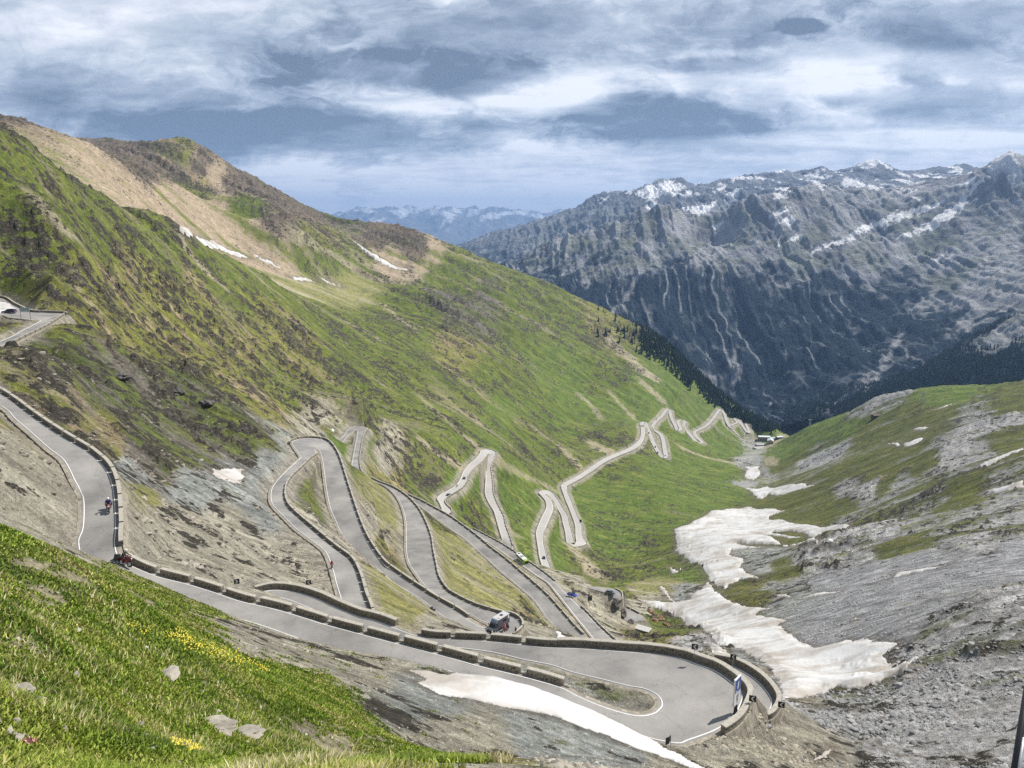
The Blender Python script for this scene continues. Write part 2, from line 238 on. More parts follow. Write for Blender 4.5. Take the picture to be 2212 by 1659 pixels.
ZN=[(0,1300,'fg'),(0,1500,'fg'),(250,1500,'fg'),(0,1659,'fg'),(400,1659,'fg'),(500,1500,'fg'),(250,1330,'fg'),(450,1400,'fg'),(650,1500,'fg'),(100,1230,'pale'),(0,1160,'fg'),
(350,1290,'pale'),(600,1380,'scree'),(800,1440,'scree'),(750,1600,'pale'),(1000,1600,'scree'),(1200,1600,'gscree'),(900,1500,'gscree'),(1350,1640,'gscree'),(1100,1650,'pale'),(900,1640,'fg'),(1450,1659,'scree'),(1080,1656,'scree'),(1150,1640,'gscree'),(1250,1659,'scree'),
(60,1000,'scree'),(60,1080,'scree'),(140,1100,'scree'),
(200,820,'dark'),(100,780,'dark'),(300,850,'dark'),(400,860,'dark'),(450,940,'dark'),(550,950,'dark'),(60,820,'olive'),(200,960,'olive'),(600,940,'gscree'),(600,1000,'gscree'),(500,1050,'gscree'),(420,1050,'gscree'),(300,1020,'gscree'),(350,1000,'dark'),(400,1130,'scree'),(500,1120,'scree'),(500,1200,'scree'),(350,1180,'scree'),(600,1200,'scree'),(650,1230,'scree'),(560,1100,'gscree'),(320,1080,'pale'),  # dark zone: dark scree, plus some of the slope's shade put into the colour
(680,1080,'dark'),(660,1120,'scree'),(800,1150,'scree'),(850,1200,'olive'),(820,1060,'pale'),(860,1290,'pale'),(950,1340,'scree'),(900,1310,'pale'),
(950,1180,'pale'),(980,1230,'pale'),(1050,1270,'pale'),(1100,1300,'pale'),(1150,1330,'olive'),(1180,1370,'scree'),(920,1110,'green'),(1050,1220,'pale'),(1200,1320,'pale'),(1100,1230,'pale'),(1250,1330,'scree'),(1300,1360,'scree'),(1340,1310,'scree'),(1230,1250,'scree'),(1400,1380,'olive'),(1440,1420,'lush'),(1380,1300,'scree'),
(760,960,'lush'),(820,960,'scree'),(850,1000,'olive'),(730,1010,'green'),(900,1000,'green'),(780,860,'green'),(690,910,'scree'),
(1000,1080,'lush'),(1090,1080,'lush'),(1120,1120,'lush'),(1140,1160,'lush'),(1200,1180,'lush'),(1040,1130,'green'),(1180,1250,'scree'),(1280,1220,'green'),(1300,1150,'lush'),(1330,1260,'green'),(1420,1260,'pale'),(1470,1280,'gscree'),(1480,1240,'lush'),(1350,1100,'lush'),(1450,1100,'lush'),(1500,1050,'lush'),(1570,1030,'lush'),(1580,980,'lush'),(1450,1200,'green'),(1500,1400,'rock'),(1430,1330,'green'),
(100,450,'green'),(60,550,'green'),(200,500,'green'),(100,620,'olive'),(200,640,'olive'),(300,600,'olive'),(250,700,'olive'),(400,620,'olive'),(350,550,'green'),(400,740,'olive'),(500,640,'green'),(500,760,'olive'),(600,700,'olive'),(600,830,'green'),(650,780,'olive'),(700,700,'green'),(750,780,'green'),(30,350,'green'),(560,870,'olive'),
(900,800,'green'),(850,720,'green'),(1000,700,'dark'),(1050,640,'dark'),(950,640,'dark'),(1000,850,'green'),(1100,800,'green'),(1100,900,'lush'),(1200,800,'lush'),(1250,900,'lush'),(1300,800,'green'),(1200,700,'green'),(1350,870,'lush'),(1450,850,'lush'),(1500,900,'lush'),(1300,950,'green'),(1150,950,'green'),(1120,640,'green'),(1300,690,'olive'),(1000,760,'olive'),(1540,940,'lush'),
(50,300,'tan'),(150,320,'tan'),(60,270,'brown'),(150,370,'tan'),(250,400,'tan'),(350,440,'tan'),(280,350,'brown'),(450,480,'tan'),(500,520,'tan'),(560,540,'tan'),(600,560,'tan'),(480,450,'tan'),(540,460,'green'),(600,480,'brown'),(420,400,'olive'),
(400,350,'brown'),(300,335,'brown'),(500,400,'brown'),(450,380,'tan'),(600,430,'brown'),(660,460,'brown'),(720,480,'dark'),(480,420,'tan'),(380,320,'olive'),
(680,540,'green'),(720,560,'green'),(800,560,'green'),(650,610,'pale'),(760,620,'pale'),(850,560,'tan'),(880,530,'brown'),(930,550,'tan'),(820,510,'brown'),(960,600,'green'),(700,510,'olive'),(1010,570,'green'),(620,640,'green'),(900,650,'green'),
(1650,1540,'scree'),(1620,1620,'scree'),(1720,1600,'scree'),(1620,1500,'scree'),(1720,1500,'scree'),(1640,1400,'gscree'),
(1780,1550,'rock'),(1900,1550,'rock'),(2000,1500,'rock'),(2100,1400,'rock'),(2212,1400,'rock'),(2000,1650,'rock'),(2212,1600,'rock'),(1850,1490,'white'),(2180,1320,'rock'),
(1800,1350,'grey'),(1900,1320,'grey'),(1800,1260,'grey'),(2000,1280,'grey'),(2100,1230,'grey'),(2212,1200,'grey'),(1950,1220,'grey'),(2212,1130,'white'),(1700,1270,'gscree'),(1650,1210,'gscree'),(1700,1230,'rgreen'),(1620,1270,'rgreen'),
(1820,1190,'rock'),(1900,1150,'rock'),(1750,1220,'rock'),(1850,1130,'white'),(1930,1180,'rgreen'),(2000,1130,'white'),(2100,1130,'white'),(2120,1170,'rock'),(2000,1070,'white'),(2080,1060,'rgreen'),(1750,1120,'rgreen'),(1700,1150,'rgreen'),(1800,1080,'rgreen'),(1900,1040,'rgreen'),(1980,1000,'rgreen'),(2100,1000,'white'),(2212,1040,'white'),(2212,960,'rgreen'),(2050,980,'rock'),(1700,1080,'rgreen'),(1650,1130,'rgreen'),(1700,1000,'rgreen'),(1780,990,'white'),(1780,1020,'rgreen'),(1850,980,'rgreen'),(1900,930,'rgreen'),(2000,900,'rgreen'),(2100,880,'white'),(2212,860,'rgreen'),(1800,920,'lush'),(1900,870,'white'),(2050,855,'lush'),(1740,930,'lush'),(1680,980,'lush'),(1630,1000,'gscree'),(2150,920,'rock'),(1950,1040,'white'),(1850,1060,'rock')]

def flat(c): return sum([list(q) if isinstance(q,tuple) else [q] for q in c],[])
_z=[]
for u,v,c in ZN:
    p=NT.pick(u,v)
    if p is not None: _z.append([math.atan2(p[0],p[1]),p[2]/math.hypot(p[0],p[1]),math.log(math.hypot(p[0],p[1]))*.22]+flat(PRE[c]))
ZA=np.array(_z)
def zones(G,f=4):
    ca=G.AZ[::f,::f];cl=G.LR[::f,::f];ct=(G.Z/G.R)[::f,::f]
    x=G.X[::f,::f];y=G.Y[::f,::f]
    w1=fbm(ca*14,cl*7,3,50)*.035;w2=fbm(ca*14,cl*7,3,60)*.03
    q=np.stack([ca+w1,ct+w2,cl*.22],-1).reshape(-1,3);out=np.zeros((len(q),ZA.shape[1]-3))
    for i in range(0,len(q),20000):
        d=((q[i:i+20000,None]-ZA[None,:,:3])**2).sum(2);w=1/(d+2e-5)**3.5;w/=w.sum(1)[:,None]
        out[i:i+20000]=w@ZA[:,3:]
    out=out.reshape(ca.shape+(-1,))
    I=np.arange(G.na)[:,None]/f+0*G.LR;J=np.arange(G.nr)[None]/f+0*G.LR
    return bil(out.astype(np.float32),np.minimum(I,ca.shape[0]-1.001),np.minimum(J,ca.shape[1]-1.001))
# ------------------------------------------------------------------ relief + albedo of the near terrain
G=NT;X,Y,Rr=G.X,G.Y,G.R
ZP=zones(G)
s_=.2*X+.98*Y; l_=.98*X-.2*Y
wx=fbm(X/70,Y/70,3,5)*14;wy=fbm(X/70,Y/70,3,9)*10
wf=sst(40,160,Rr)
s1=s_+wx*wf+fbm(l_/40,s_/40,2,77)*3*wf
def lod(lam,k=2.2): return sst(.8,1.8,lam/(Rr*.0058*k+1e-6))
st1=fbm(s1/26,l_/150,3,11)
st2=fbm(s1/7,l_/38,3,21)
st3=fbm(s1/2.2,l_/9,2,31)
iso1=fbm(X/9,Y/9,3,41);iso2=fbm(X/2.4,Y/2.4,3,42);iso3=fbm(X/.6,Y/.6,3,43)
near=1-sst(60,140,Rr)
far=sst(500,1100,Rr)
big=fbm(s1/60,l_/380,3,12)
stk=(st1*.55*(1-.3*far)+st2*.75*(1-.35*far)+st3*.5*(1-far)+big*.8*far)*(1-near)+near*(iso1*.55+iso2*.8+iso3*.6)
gshare=ZP[...,6];kshare=ZP[...,7];rough=ZP[...,8]
gm=sst(-.22,.22,(gshare-.5)*1.5+stk)            # grass mask
rn=fbm(s1/11+3,l_/22,4,91)*.9+fbm(X/5,Y/5,3,92)*.8*(1-far)+st1*.4+.5*fbm(s1/60,l_/120,3,95)
km=sst(.10,.42,rn-.62+kshare*1.75)*sst(.0,.03,kshare)        # outcrops
rockz_=sst(1.2,1.8,rough)
rr1=fbm(X/38,Y/38,3,61,ridged=True);
vv=fbm(s1/9,l_/26,4,62,ridged=True)
dz=(st1*3.4*lod(26)+st2*.8*lod(9)+fbm(s1/60,l_/260,3,63)*9*sst(250,700,Rr))*rough*sst(60,200,Rr)
dz+=rough*fbm(X/6,Y/6,4,64)*.45*lod(6)*sst(8,50,Rr)
dz+=km*(.65+vv*1.05)*(1-.6*rockz_)*np.clip(Rr/260,.15,2.0)*np.clip(rough,.5,1.4)
dz+=iso2*.12*near*np.clip(Rr/30,.2,1)+iso3*.05*near*np.clip(Rr/20,.1,1)
dz+=sst(1000,1500,Rr)*rough*(fbm(s1/45,l_/200,4,65,ridged=True)-.55)*13
rockz=sst(1.2,1.8,rough)
dz+=rockz*(fbm(X/22+Y/50,Y/22-X/50,5,66,gain=.62,ridged=True)-.2)*1.9*sst(60,160,Rr)
dz+=rockz*(fbm(X/5,Y/5,4,67,gain=.65,ridged=True))*.75*(1-sst(300,700,Rr))
dz+=fbm(X/14,Y/14,5,68,gain=.65)*.9*rough*sst(150,300,Rr)
# distance to roads
edge=np.full(X.shape,1e3,np.float32);Z=G.Z;taper=np.ones(X.shape,np.float32)
def sub(x0,x1,y0,y1,m):
    pts=np.array([(x0-m,y0-m),(x1+m,y0-m),(x1+m,y1+m),(x0-m,y1+m)]);a=np.arctan2(pts[:,0],pts[:,1]);l=np.log(np.maximum(np.hypot(pts[:,0],pts[:,1]),1.3))
    i0=int(np.clip(np.searchsorted(G.az,a.min())-1,0,G.na));i1=int(np.clip(np.searchsorted(G.az,a.max())+1,0,G.na))
    j0=int(np.clip(np.searchsorted(G.lr,l.min())-1,0,G.nr));j1=int(np.clip(np.searchsorted(G.lr,l.max())+1,0,G.nr))
    return slice(i0,i1),slice(j0,j1)
RDI={}
for nm in 'NMLGHFEDCBRA':
    Lr,Rt=RD[nm];n=len(Lr)-1;best=np.full(X.shape,1e3,np.float32);bz=np.zeros(X.shape,np.float32)
    step=2
    for i in range(0,n,step):
        j=min(i+step,n);Q=[Lr[i],Rt[i],Rt[j],Lr[j]];q=np.array(Q)
        m=22 if q[:,1].mean()<300 else 40
        sl=sub(q[:,0].min(),q[:,0].max(),q[:,1].min(),q[:,1].max(),m)
        x,y=X[sl],Y[sl]
        if x.size==0: continue
        d=np.maximum(-sdist(q[:,:2],x,y),0)
        c0=(Lr[i]+Rt[i])/2;c1=(Lr[j]+Rt[j])/2;dx,dy=c1[0]-c0[0],c1[1]-c0[1]
        t=np.clip(((x-c0[0])*dx+(y-c0[1])*dy)/(dx*dx+dy*dy+1e-9),0,1);zz=c0[2]+(c1[2]-c0[2])*t
        b=best[sl];k=d<b;b[k]=d[k];bz[sl][k]=zz[k]
    RDI[nm]=(best,bz)
    edge=np.minimum(edge,best)
taper=sst(.5,1,np.clip(edge/np.clip(Rr*.05,3,14),0,1))
Z=Z+dz*np.clip(edge/np.clip(Rr*.05,3,16),0,1)
for nm in 'NMLGHFEDCBRA':
    best,bz=RDI[nm];m=np.maximum(.45,Rr*.004);drop=.10+Rr*.0006
    k=best<900;e=np.maximum(best-m,0)
    lo=bz-drop-1.5*e;hi=bz-drop+.95*e
    Z=np.where(k,np.clip(Z,lo,hi),Z)
for nm in 'NMLGHFEDCBRA':
    best,bz=RDI[nm];m=np.maximum(.45,Rr*.004);drop=.10+Rr*.0006
    Z=np.where(best<m,np.minimum(Z,bz-drop) if nm in 'G' else bz-drop,Z)
G.Z=Z
print('relief',time.time()-T0)
# albedo
g=ZP[...,0:3]*(1+.35*st2[...,None]*np.array([1.3,.8,.6])+.25*iso2[...,None]);
yel=sst(.05,.5,fbm(s1/16+9,l_/40,3,71))[...,None];g=g*(1-yel*.32)+np.array((.25,.225,.07))*yel*.32*(1-near[...,None]*.5)
b=ZP[...,3:6]*(1+.22*st3[...,None]+.22*iso1[...,None]+.25*iso3[...,None]*near[...,None])
gv=fbm(X/1.1,Y/1.1,2,79)*lod(1.1,1.2)
b=b*(1+.35*gv[...,None])
col=b*(1-gm[...,None])+g*gm[...,None]
dk=np.array((.10,.088,.07))*(1+.8*fbm(X/3,Y/3,2,81)[...,None])
lightrock=(rockz>0.3)
col=col*(1-km[...,None]*.85)+dk*km[...,None]*.85
# verge of bare gravel along the roads, dirt in the gully
vg=(1-sst(.6,3.5,edge-Rr*.004+1.2*iso2))[...,None]*.8
col=col*(1-vg)+np.array((.33,.30,.25))*(1+.25*iso3[...,None])*vg
rk=fbm(X/3.1+iso1,Y/3.1,5,85,gain=.7,ridged=True);rk2=fbm(s1/5,l_/16,5,86,gain=.7,ridged=True)
col=col*(1+rockz[...,None]*(np.clip(.18+2.1*(rk-.15)*(1-.5*far)+1.3*(rk2-.2),-.72,.6))[...,None])
moss=sst(.12,.35,fbm(s1/14,l_/30,4,87)+.25*iso2)[...,None]*rockz[...,None]*.8*sst(110,200,Rr)[...,None]
col=col*(1-moss)+np.array((.105,.115,.035))*moss
col=col*(1+(.55*st3*(1-far)+.35*st2+.30*iso2*(1-far))[...,None]*sst(100,200,Rr)[...,None])
col=np.clip(col,.008,.8)
spk=np.clip((kshare*2.1+.12)*(.35+1.5*sst(-.25,.45,rn+st2*.5))+.12*(1-gm)*(rough>.45)+km*.2,0,.72)*(1-.3*rockz)*(1-sst(.5,4,4-edge)*.0)*(.35+.65*sst(1,8,edge))
def polyw(z,pts,near_r=0):
    out=[]
    for x,y in pts:
        p=G.pick(*D(z,x,y),near_r)
        if p is not None: out.append((p[0],p[1]))
    return out
def bbox_sl(poly,m):
    p=np.array(poly);return sub(p[:,0].min(),p[:,0].max(),p[:,1].min(),p[:,1].max(),m)
def paint(z,pts,c,soft=3,amt=.8,nz=3):
    poly=polyw(z,pts);sl=bbox_sl(poly,soft*3)
    d=sdist(poly,X[sl],Y[sl])+nz*iso1[sl]*1.5
    w=(sst(-soft,soft,d)*amt)[...,None];col[sl]=col[sl]*(1-w)+np.array(c)*(1+.3*iso2[sl][...,None])*w
def stroke(z,pts,w,c=(.38,.33,.23),amt=.8):
    P3=[]
    for i in range(len(pts)-1):
        for k in range(6):
            t=k/6;p=G.pick(*D(z,pts[i][0]*(1-t)+pts[i+1][0]*t,pts[i][1]*(1-t)+pts[i+1][1]*t))
            if p is not None:P3.append(p)
    for a,b in zip(P3[:-1],P3[1:]):
        r=math.hypot(a[0],a[1])
        if np.linalg.norm(a-b)>.15*r: continue
        ww=w*r/500;sl=sub(min(a[0],b[0]),max(a[0],b[0]),min(a[1],b[1]),max(a[1],b[1]),ww*4)
        x,y=X[sl],Y[sl]
        if x.size==0: continue
        dx,dy=b[0]-a[0],b[1]-a[1];t=np.clip(((x-a[0])*dx+(y-a[1])*dy)/(dx*dx+dy*dy+1e-9),0,1)
        d=np.hypot(x-a[0]-t*dx,y-a[1]-t*dy)+iso1[sl]*ww*.9
        k=((1-sst(ww*.4,ww*1.3,d))*amt*.45)[...,None];col[sl]=col[sl]*(1-k)+np.array(c)*k
for z,pts,w in [(6,[(0,20),(200,200),(430,400),(640,560),(900,700),(1100,800),(1230,865)],4),(6,[(0,390),(120,500),(300,600),(400,660)],5),(6,[(1380,0),(1500,100),(1620,260)],3),(6,[(1230,450),(1330,560),(1420,680)],4),(6,[(1500,430),(1600,480),(1700,510)],6),
 (10,[(780,570),(830,670),(900,740),(1000,830)],3.5),(10,[(100,370),(180,450),(280,560),(340,600)],3),(10,[(1240,540),(1400,640),(1560,740),(1700,800)],5),(10,[(1520,590),(1620,670),(1780,738)],3),(10,[(1050,700),(1150,790),(1230,850)],3),(10,[(1480,950),(1600,1000),(1680,1060)],3),(10,[(1660,880),(1760,960),(1820,1000)],3),
 (7,[(0,90),(120,200),(260,330),(360,430),(450,460)],6),(7,[(300,480),(420,600),(560,730)],4),(7,[(640,1100),(800,1180),(1000,1250),(1310,1295)],4),(7,[(1420,1140),(1520,1140),(1640,1060),(1800,970)],5),(7,[(1540,1230),(1560,1270),(1600,1300)],4),(7,[(0,600),(150,760),(280,900)],3),
 (1,[(1230,0),(1350,130),(1500,250)],3),(1,[(0,720),(200,830),(400,920)],4),(1,[(450,170),(560,300),(700,420)],2.5),(6,[(640,1090),(760,1180),(900,1260)],3),(6,[(1320,1340),(1400,1400),(1500,1500),(1560,1560),(1600,1640)],7),(4,[(1190,100),(1260,180),(1330,280),(1400,330)],5)]: stroke(z,pts,w)
# brook in the gully
stroke(7,[(1370,1090),(1390,1130),(1420,1170),(1350,1220),(1340,1290)],7,(.36,.35,.33));stroke(7,[(1260,1490),(1330,1500),(1400,1450)],7,(.33,.32,.31))
# ================================================================== materials
def mat(name,rough=.8,base=(.5,.5,.5),metal=0,spec=None):
    m=bpy.data.materials.new(name);m.use_nodes=True;b=m.node_tree.nodes['Principled BSDF']
    b.inputs['Base Color'].default_value=(*base,1);b.inputs['Roughness'].default_value=rough;b.inputs['Metallic'].default_value=metal
    if spec is not None:b.inputs['Specular IOR Level'].default_value=spec
    return m,m.node_tree,b
def N(nt,t,**k):
    n=nt.nodes.new(t)
    for a,v in k.items():
        if a in n.inputs.keys(): n.inputs[a].default_value=v
        else: setattr(n,a,v)
    return n
def noise_node(nt,scale,detail=4,vec=None,rough=.6):
    n=N(nt,'ShaderNodeTexNoise');n.inputs['Scale'].default_value=scale;n.inputs['Detail'].default_value=detail;n.inputs['Roughness'].default_value=rough
    if vec is not None: nt.links.new(vec,n.inputs['Vector'])
    return n
def ramp(nt,fac,stops):
    r=N(nt,'ShaderNodeValToRGB');nt.links.new(fac,r.inputs[0]);e=r.color_ramp.elements
    while len(e)<len(stops): e.new(.5)
    for k,(p,c) in zip(e,stops): k.position=p;k.color=(*c,1)
    return r
def ground_mat(name,sc=1.0,bump=.6,dist=.25,amt=.5,speck=True,rot=.2):
    """vertex colour = what grows there; alpha = share of stones standing out of the turf"""
    m,nt,b=mat(name,.95,spec=.12);L=nt.links.new
    a=N(nt,'ShaderNodeVertexColor');a.layer_name='Col';tc=N(nt,'ShaderNodeTexCoord');ob=tc.outputs['Object']
    mp=N(nt,'ShaderNodeMapping');mp.vector_type='POINT';L(ob,mp.inputs[0]);mp.inputs['Rotation'].default_value=(0,0,rot);mp.inputs['Scale'].default_value=(.16,1,.16)
    st=noise_node(nt,.42*sc,6,mp.outputs[0],.68)
    n0=noise_node(nt,.22*sc,7,ob,.72);n1=noise_node(nt,1.1*sc,5,ob,.7);n2=noise_node(nt,6*sc,4,ob,.7)
    rs=ramp(nt,st.outputs[0],[(.30,(1-amt,)*3),(.5,(1,)*3),(.70,(1+amt,)*3)])
    r1=ramp(nt,n1.outputs[0],[(.30,(1-amt,)*3),(.5,(1,)*3),(.72,(1+amt,)*3)])
    r2=ramp(nt,n2.outputs[0],[(.30,(1-amt*1.1,)*3),(.5,(1,)*3),(.72,(1+amt,)*3)])
    cur=a.outputs[0]
    for r in (rs,r1,r2):
        mx=N(nt,'ShaderNodeMix',data_type='RGBA',blend_type='MULTIPLY');mx.inputs[0].default_value=1;L(cur,mx.inputs[6]);L(r.outputs[0],mx.inputs[7]);cur=mx.outputs[2]
    if speck:
        def M2(op,x,y,clamp=False):
            n=N(nt,'ShaderNodeMath',operation=op);n.use_clamp=clamp
            for i,v in enumerate((x,y)):
                if isinstance(v,(int,float)): n.inputs[i].default_value=v
                else: L(v,n.inputs[i])
            return n.outputs[0]
        v=M2('ADD',M2('MULTIPLY',n0.outputs[0],.75),M2('MULTIPLY',st.outputs[0],.35))   # about .55 mean
        thr=M2('SUBTRACT',.715,M2('MULTIPLY',a.outputs[1],.27))
        k=M2('MULTIPLY',M2('SUBTRACT',v,thr),42,True)
        pr=ramp(nt,n1.outputs[0],[(.35,(.030,.027,.022)),(.58,(.075,.068,.055)),(.74,(.22,.20,.165))])
        mx=N(nt,'ShaderNodeMix',data_type='RGBA');L(k,mx.inputs[0]);L(cur,mx.inputs[6]);L(pr.outputs[0],mx.inputs[7]);cur=mx.outputs[2]
        # pale stones
        n3=noise_node(nt,.55*sc,6,ob,.75);k2=M2('MULTIPLY',M2('SUBTRACT',n3.outputs[0],M2('SUBTRACT',.70,M2('MULTIPLY',a.outputs[1],.14))),14,True)
        mx=N(nt,'ShaderNodeMix',data_type='RGBA');L(M2('MULTIPLY',k2,.8),mx.inputs[0]);L(cur,mx.inputs[6]);mx.inputs[7].default_value=(.42,.38,.30,1);cur=mx.outputs[2]
    L(cur,b.inputs['Base Color'])
    hh=N(nt,'ShaderNodeMath',operation='MULTIPLY_ADD');L(n1.outputs[0],hh.inputs[0]);hh.inputs[1].default_value=1;L(n0.outputs[0],hh.inputs[2])
    h2=N(nt,'ShaderNodeMath',operation='MULTIPLY_ADD');L(n2.outputs[0],h2.inputs[0]);h2.inputs[1].default_value=.3;L(hh.outputs[0],h2.inputs[2])
    bp=N(nt,'ShaderNodeBump');bp.inputs['Strength'].default_value=bump;bp.inputs['Distance'].default_value=dist
    L(h2.outputs[0],bp.inputs['Height']);L(bp.outputs[0],b.inputs['Normal']);return m
def simple(name,c,rough=.8,var=.25,sc=3,metal=0,bump=.0):
    m,nt,b=mat(name,rough,c,metal);L=nt.links.new;tc=N(nt,'ShaderNodeTexCoord')
    n=noise_node(nt,sc,5,tc.outputs['Object'])
    r=ramp(nt,n.outputs[0],[(.3,tuple(x*(1-var) for x in c)),(.7,tuple(min(1,x*(1+var)) for x in c))]);L(r.outputs[0],b.inputs['Base Color'])
    if bump:
        bp=N(nt,'ShaderNodeBump');bp.inputs['Strength'].default_value=bump;bp.inputs['Distance'].default_value=.05;L(n.outputs[0],bp.inputs['Height']);L(bp.outputs[0],b.inputs['Normal'])
    return m
M={}
M['ground']=ground_mat('ground',1,1.0,1.1,.42)
M['massif']=ground_mat('massif',.03,.9,26,.22,False,0)
def snow_mat():
    m,nt,b=mat('snow',.7,(.8,.8,.8),spec=.2);L=nt.links.new;a=N(nt,'ShaderNodeVertexColor');a.layer_name='Col'
    L(a.outputs[0],b.inputs['Base Color']);tc=N(nt,'ShaderNodeTexCoord');n=noise_node(nt,.8,5,tc.outputs['Object'])
    bp=N(nt,'ShaderNodeBump');bp.inputs['Strength'].default_value=.6;bp.inputs['Distance'].default_value=.3;L(n.outputs[0],bp.inputs['Height']);L(bp.outputs[0],b.inputs['Normal']);return m
M['snow']=snow_mat()
def asphalt():
    m,nt,b=mat('asphalt',.85);L=nt.links.new;tc=N(nt,'ShaderNodeTexCoord')
    n1=noise_node(nt,.12,6,tc.outputs['Object'],.6);n2=noise_node(nt,9,3,tc.outputs['Object'])
    r=ramp(nt,n1.outputs[0],[(.34,(.165,.159,.152)),(.5,(.232,.223,.212)),(.66,(.295,.282,.262))])
    r2=ramp(nt,n2.outputs[0],[(.3,(.85,)*3),(.7,(1.12,)*3)])
    mx=N(nt,'ShaderNodeMix',data_type='RGBA',blend_type='MULTIPLY');mx.inputs[0].default_value=1;L(r.outputs[0],mx.inputs[6]);L(r2.outputs[0],mx.inputs[7])
    # thin cracks
    v=N(nt,'ShaderNodeTexVoronoi',feature='DISTANCE_TO_EDGE');v.inputs['Scale'].default_value=.16
    wn=noise_node(nt,.5,4,tc.outputs['Object']);va=N(nt,'ShaderNodeVectorMath',operation='MULTIPLY_ADD');L(wn.outputs['Color'],va.inputs[0]);va.inputs[1].default_value=(3,3,3);L(tc.outputs['Object'],va.inputs[2]);L(va.outputs[0],v.inputs['Vector'])
    cr=ramp(nt,v.outputs[0],[(.0,(.45,)*3),(.012,(1,)*3)])
    m2=N(nt,'ShaderNodeMix',data_type='RGBA',blend_type='MULTIPLY');m2.inputs[0].default_value=.45;L(mx.outputs[2],m2.inputs[6]);L(cr.outputs[0],m2.inputs[7]);L(m2.outputs[2],b.inputs['Base Color']);return m
M['asphalt']=asphalt()
M['pale_asphalt']=simple('pale_asphalt',(.38,.365,.345),.85,.08,.05)
M['line']=simple('line_paint',(.72,.70,.66),.7,.12,2)
def masonry(name,c1,c2,mort,scale):
    m,nt,b=mat(name,.9);L=nt.links.new;tc=N(nt,'ShaderNodeTexCoord')
    v=N(nt,'ShaderNodeTexVoronoi',feature='DISTANCE_TO_EDGE');v.inputs['Scale'].default_value=scale;L(tc.outputs['Object'],v.inputs['Vector'])
    v2=N(nt,'ShaderNodeTexVoronoi');v2.inputs['Scale'].default_value=scale;L(tc.outputs['Object'],v2.inputs['Vector'])
    r=ramp(nt,v2.outputs['Color'],[(.1,c1),(.9,c2)])
    e=ramp(nt,v.outputs[0],[(.03,(1,)*3),(.1,(0,)*3)])
    mx=N(nt,'ShaderNodeMix',data_type='RGBA');L(e.outputs[0],mx.inputs[0]);L(r.outputs[0],mx.inputs[6]);mx.inputs[7].default_value=(*mort,1);L(mx.outputs[2],b.inputs['Base Color'])
    bp=N(nt,'ShaderNodeBump');bp.inputs['Strength'].default_value=.7;bp.inputs['Distance'].default_value=.06;L(v.outputs[0],bp.inputs['Height']);L(bp.outputs[0],b.inputs['Normal']);return m
M['stone']=masonry('rubble_masonry',(.07,.06,.048),(.24,.21,.16),(.27,.245,.19),3.2)
M['coping']=simple('coping_mortar',(.36,.335,.285),.9,.2,2.5)
M['retain']=masonry('retaining_stone',(.17,.15,.115),(.38,.34,.27),(.24,.215,.17),1.8)
M['steel']=simple('galvanised_steel',(.45,.46,.47),.45,.15,5,.6)
M['black']=simple('black_metal',(.02,.02,.022),.5,.2,6)
M['concrete']=simple('concrete',(.42,.41,.38),.85,.15,2)
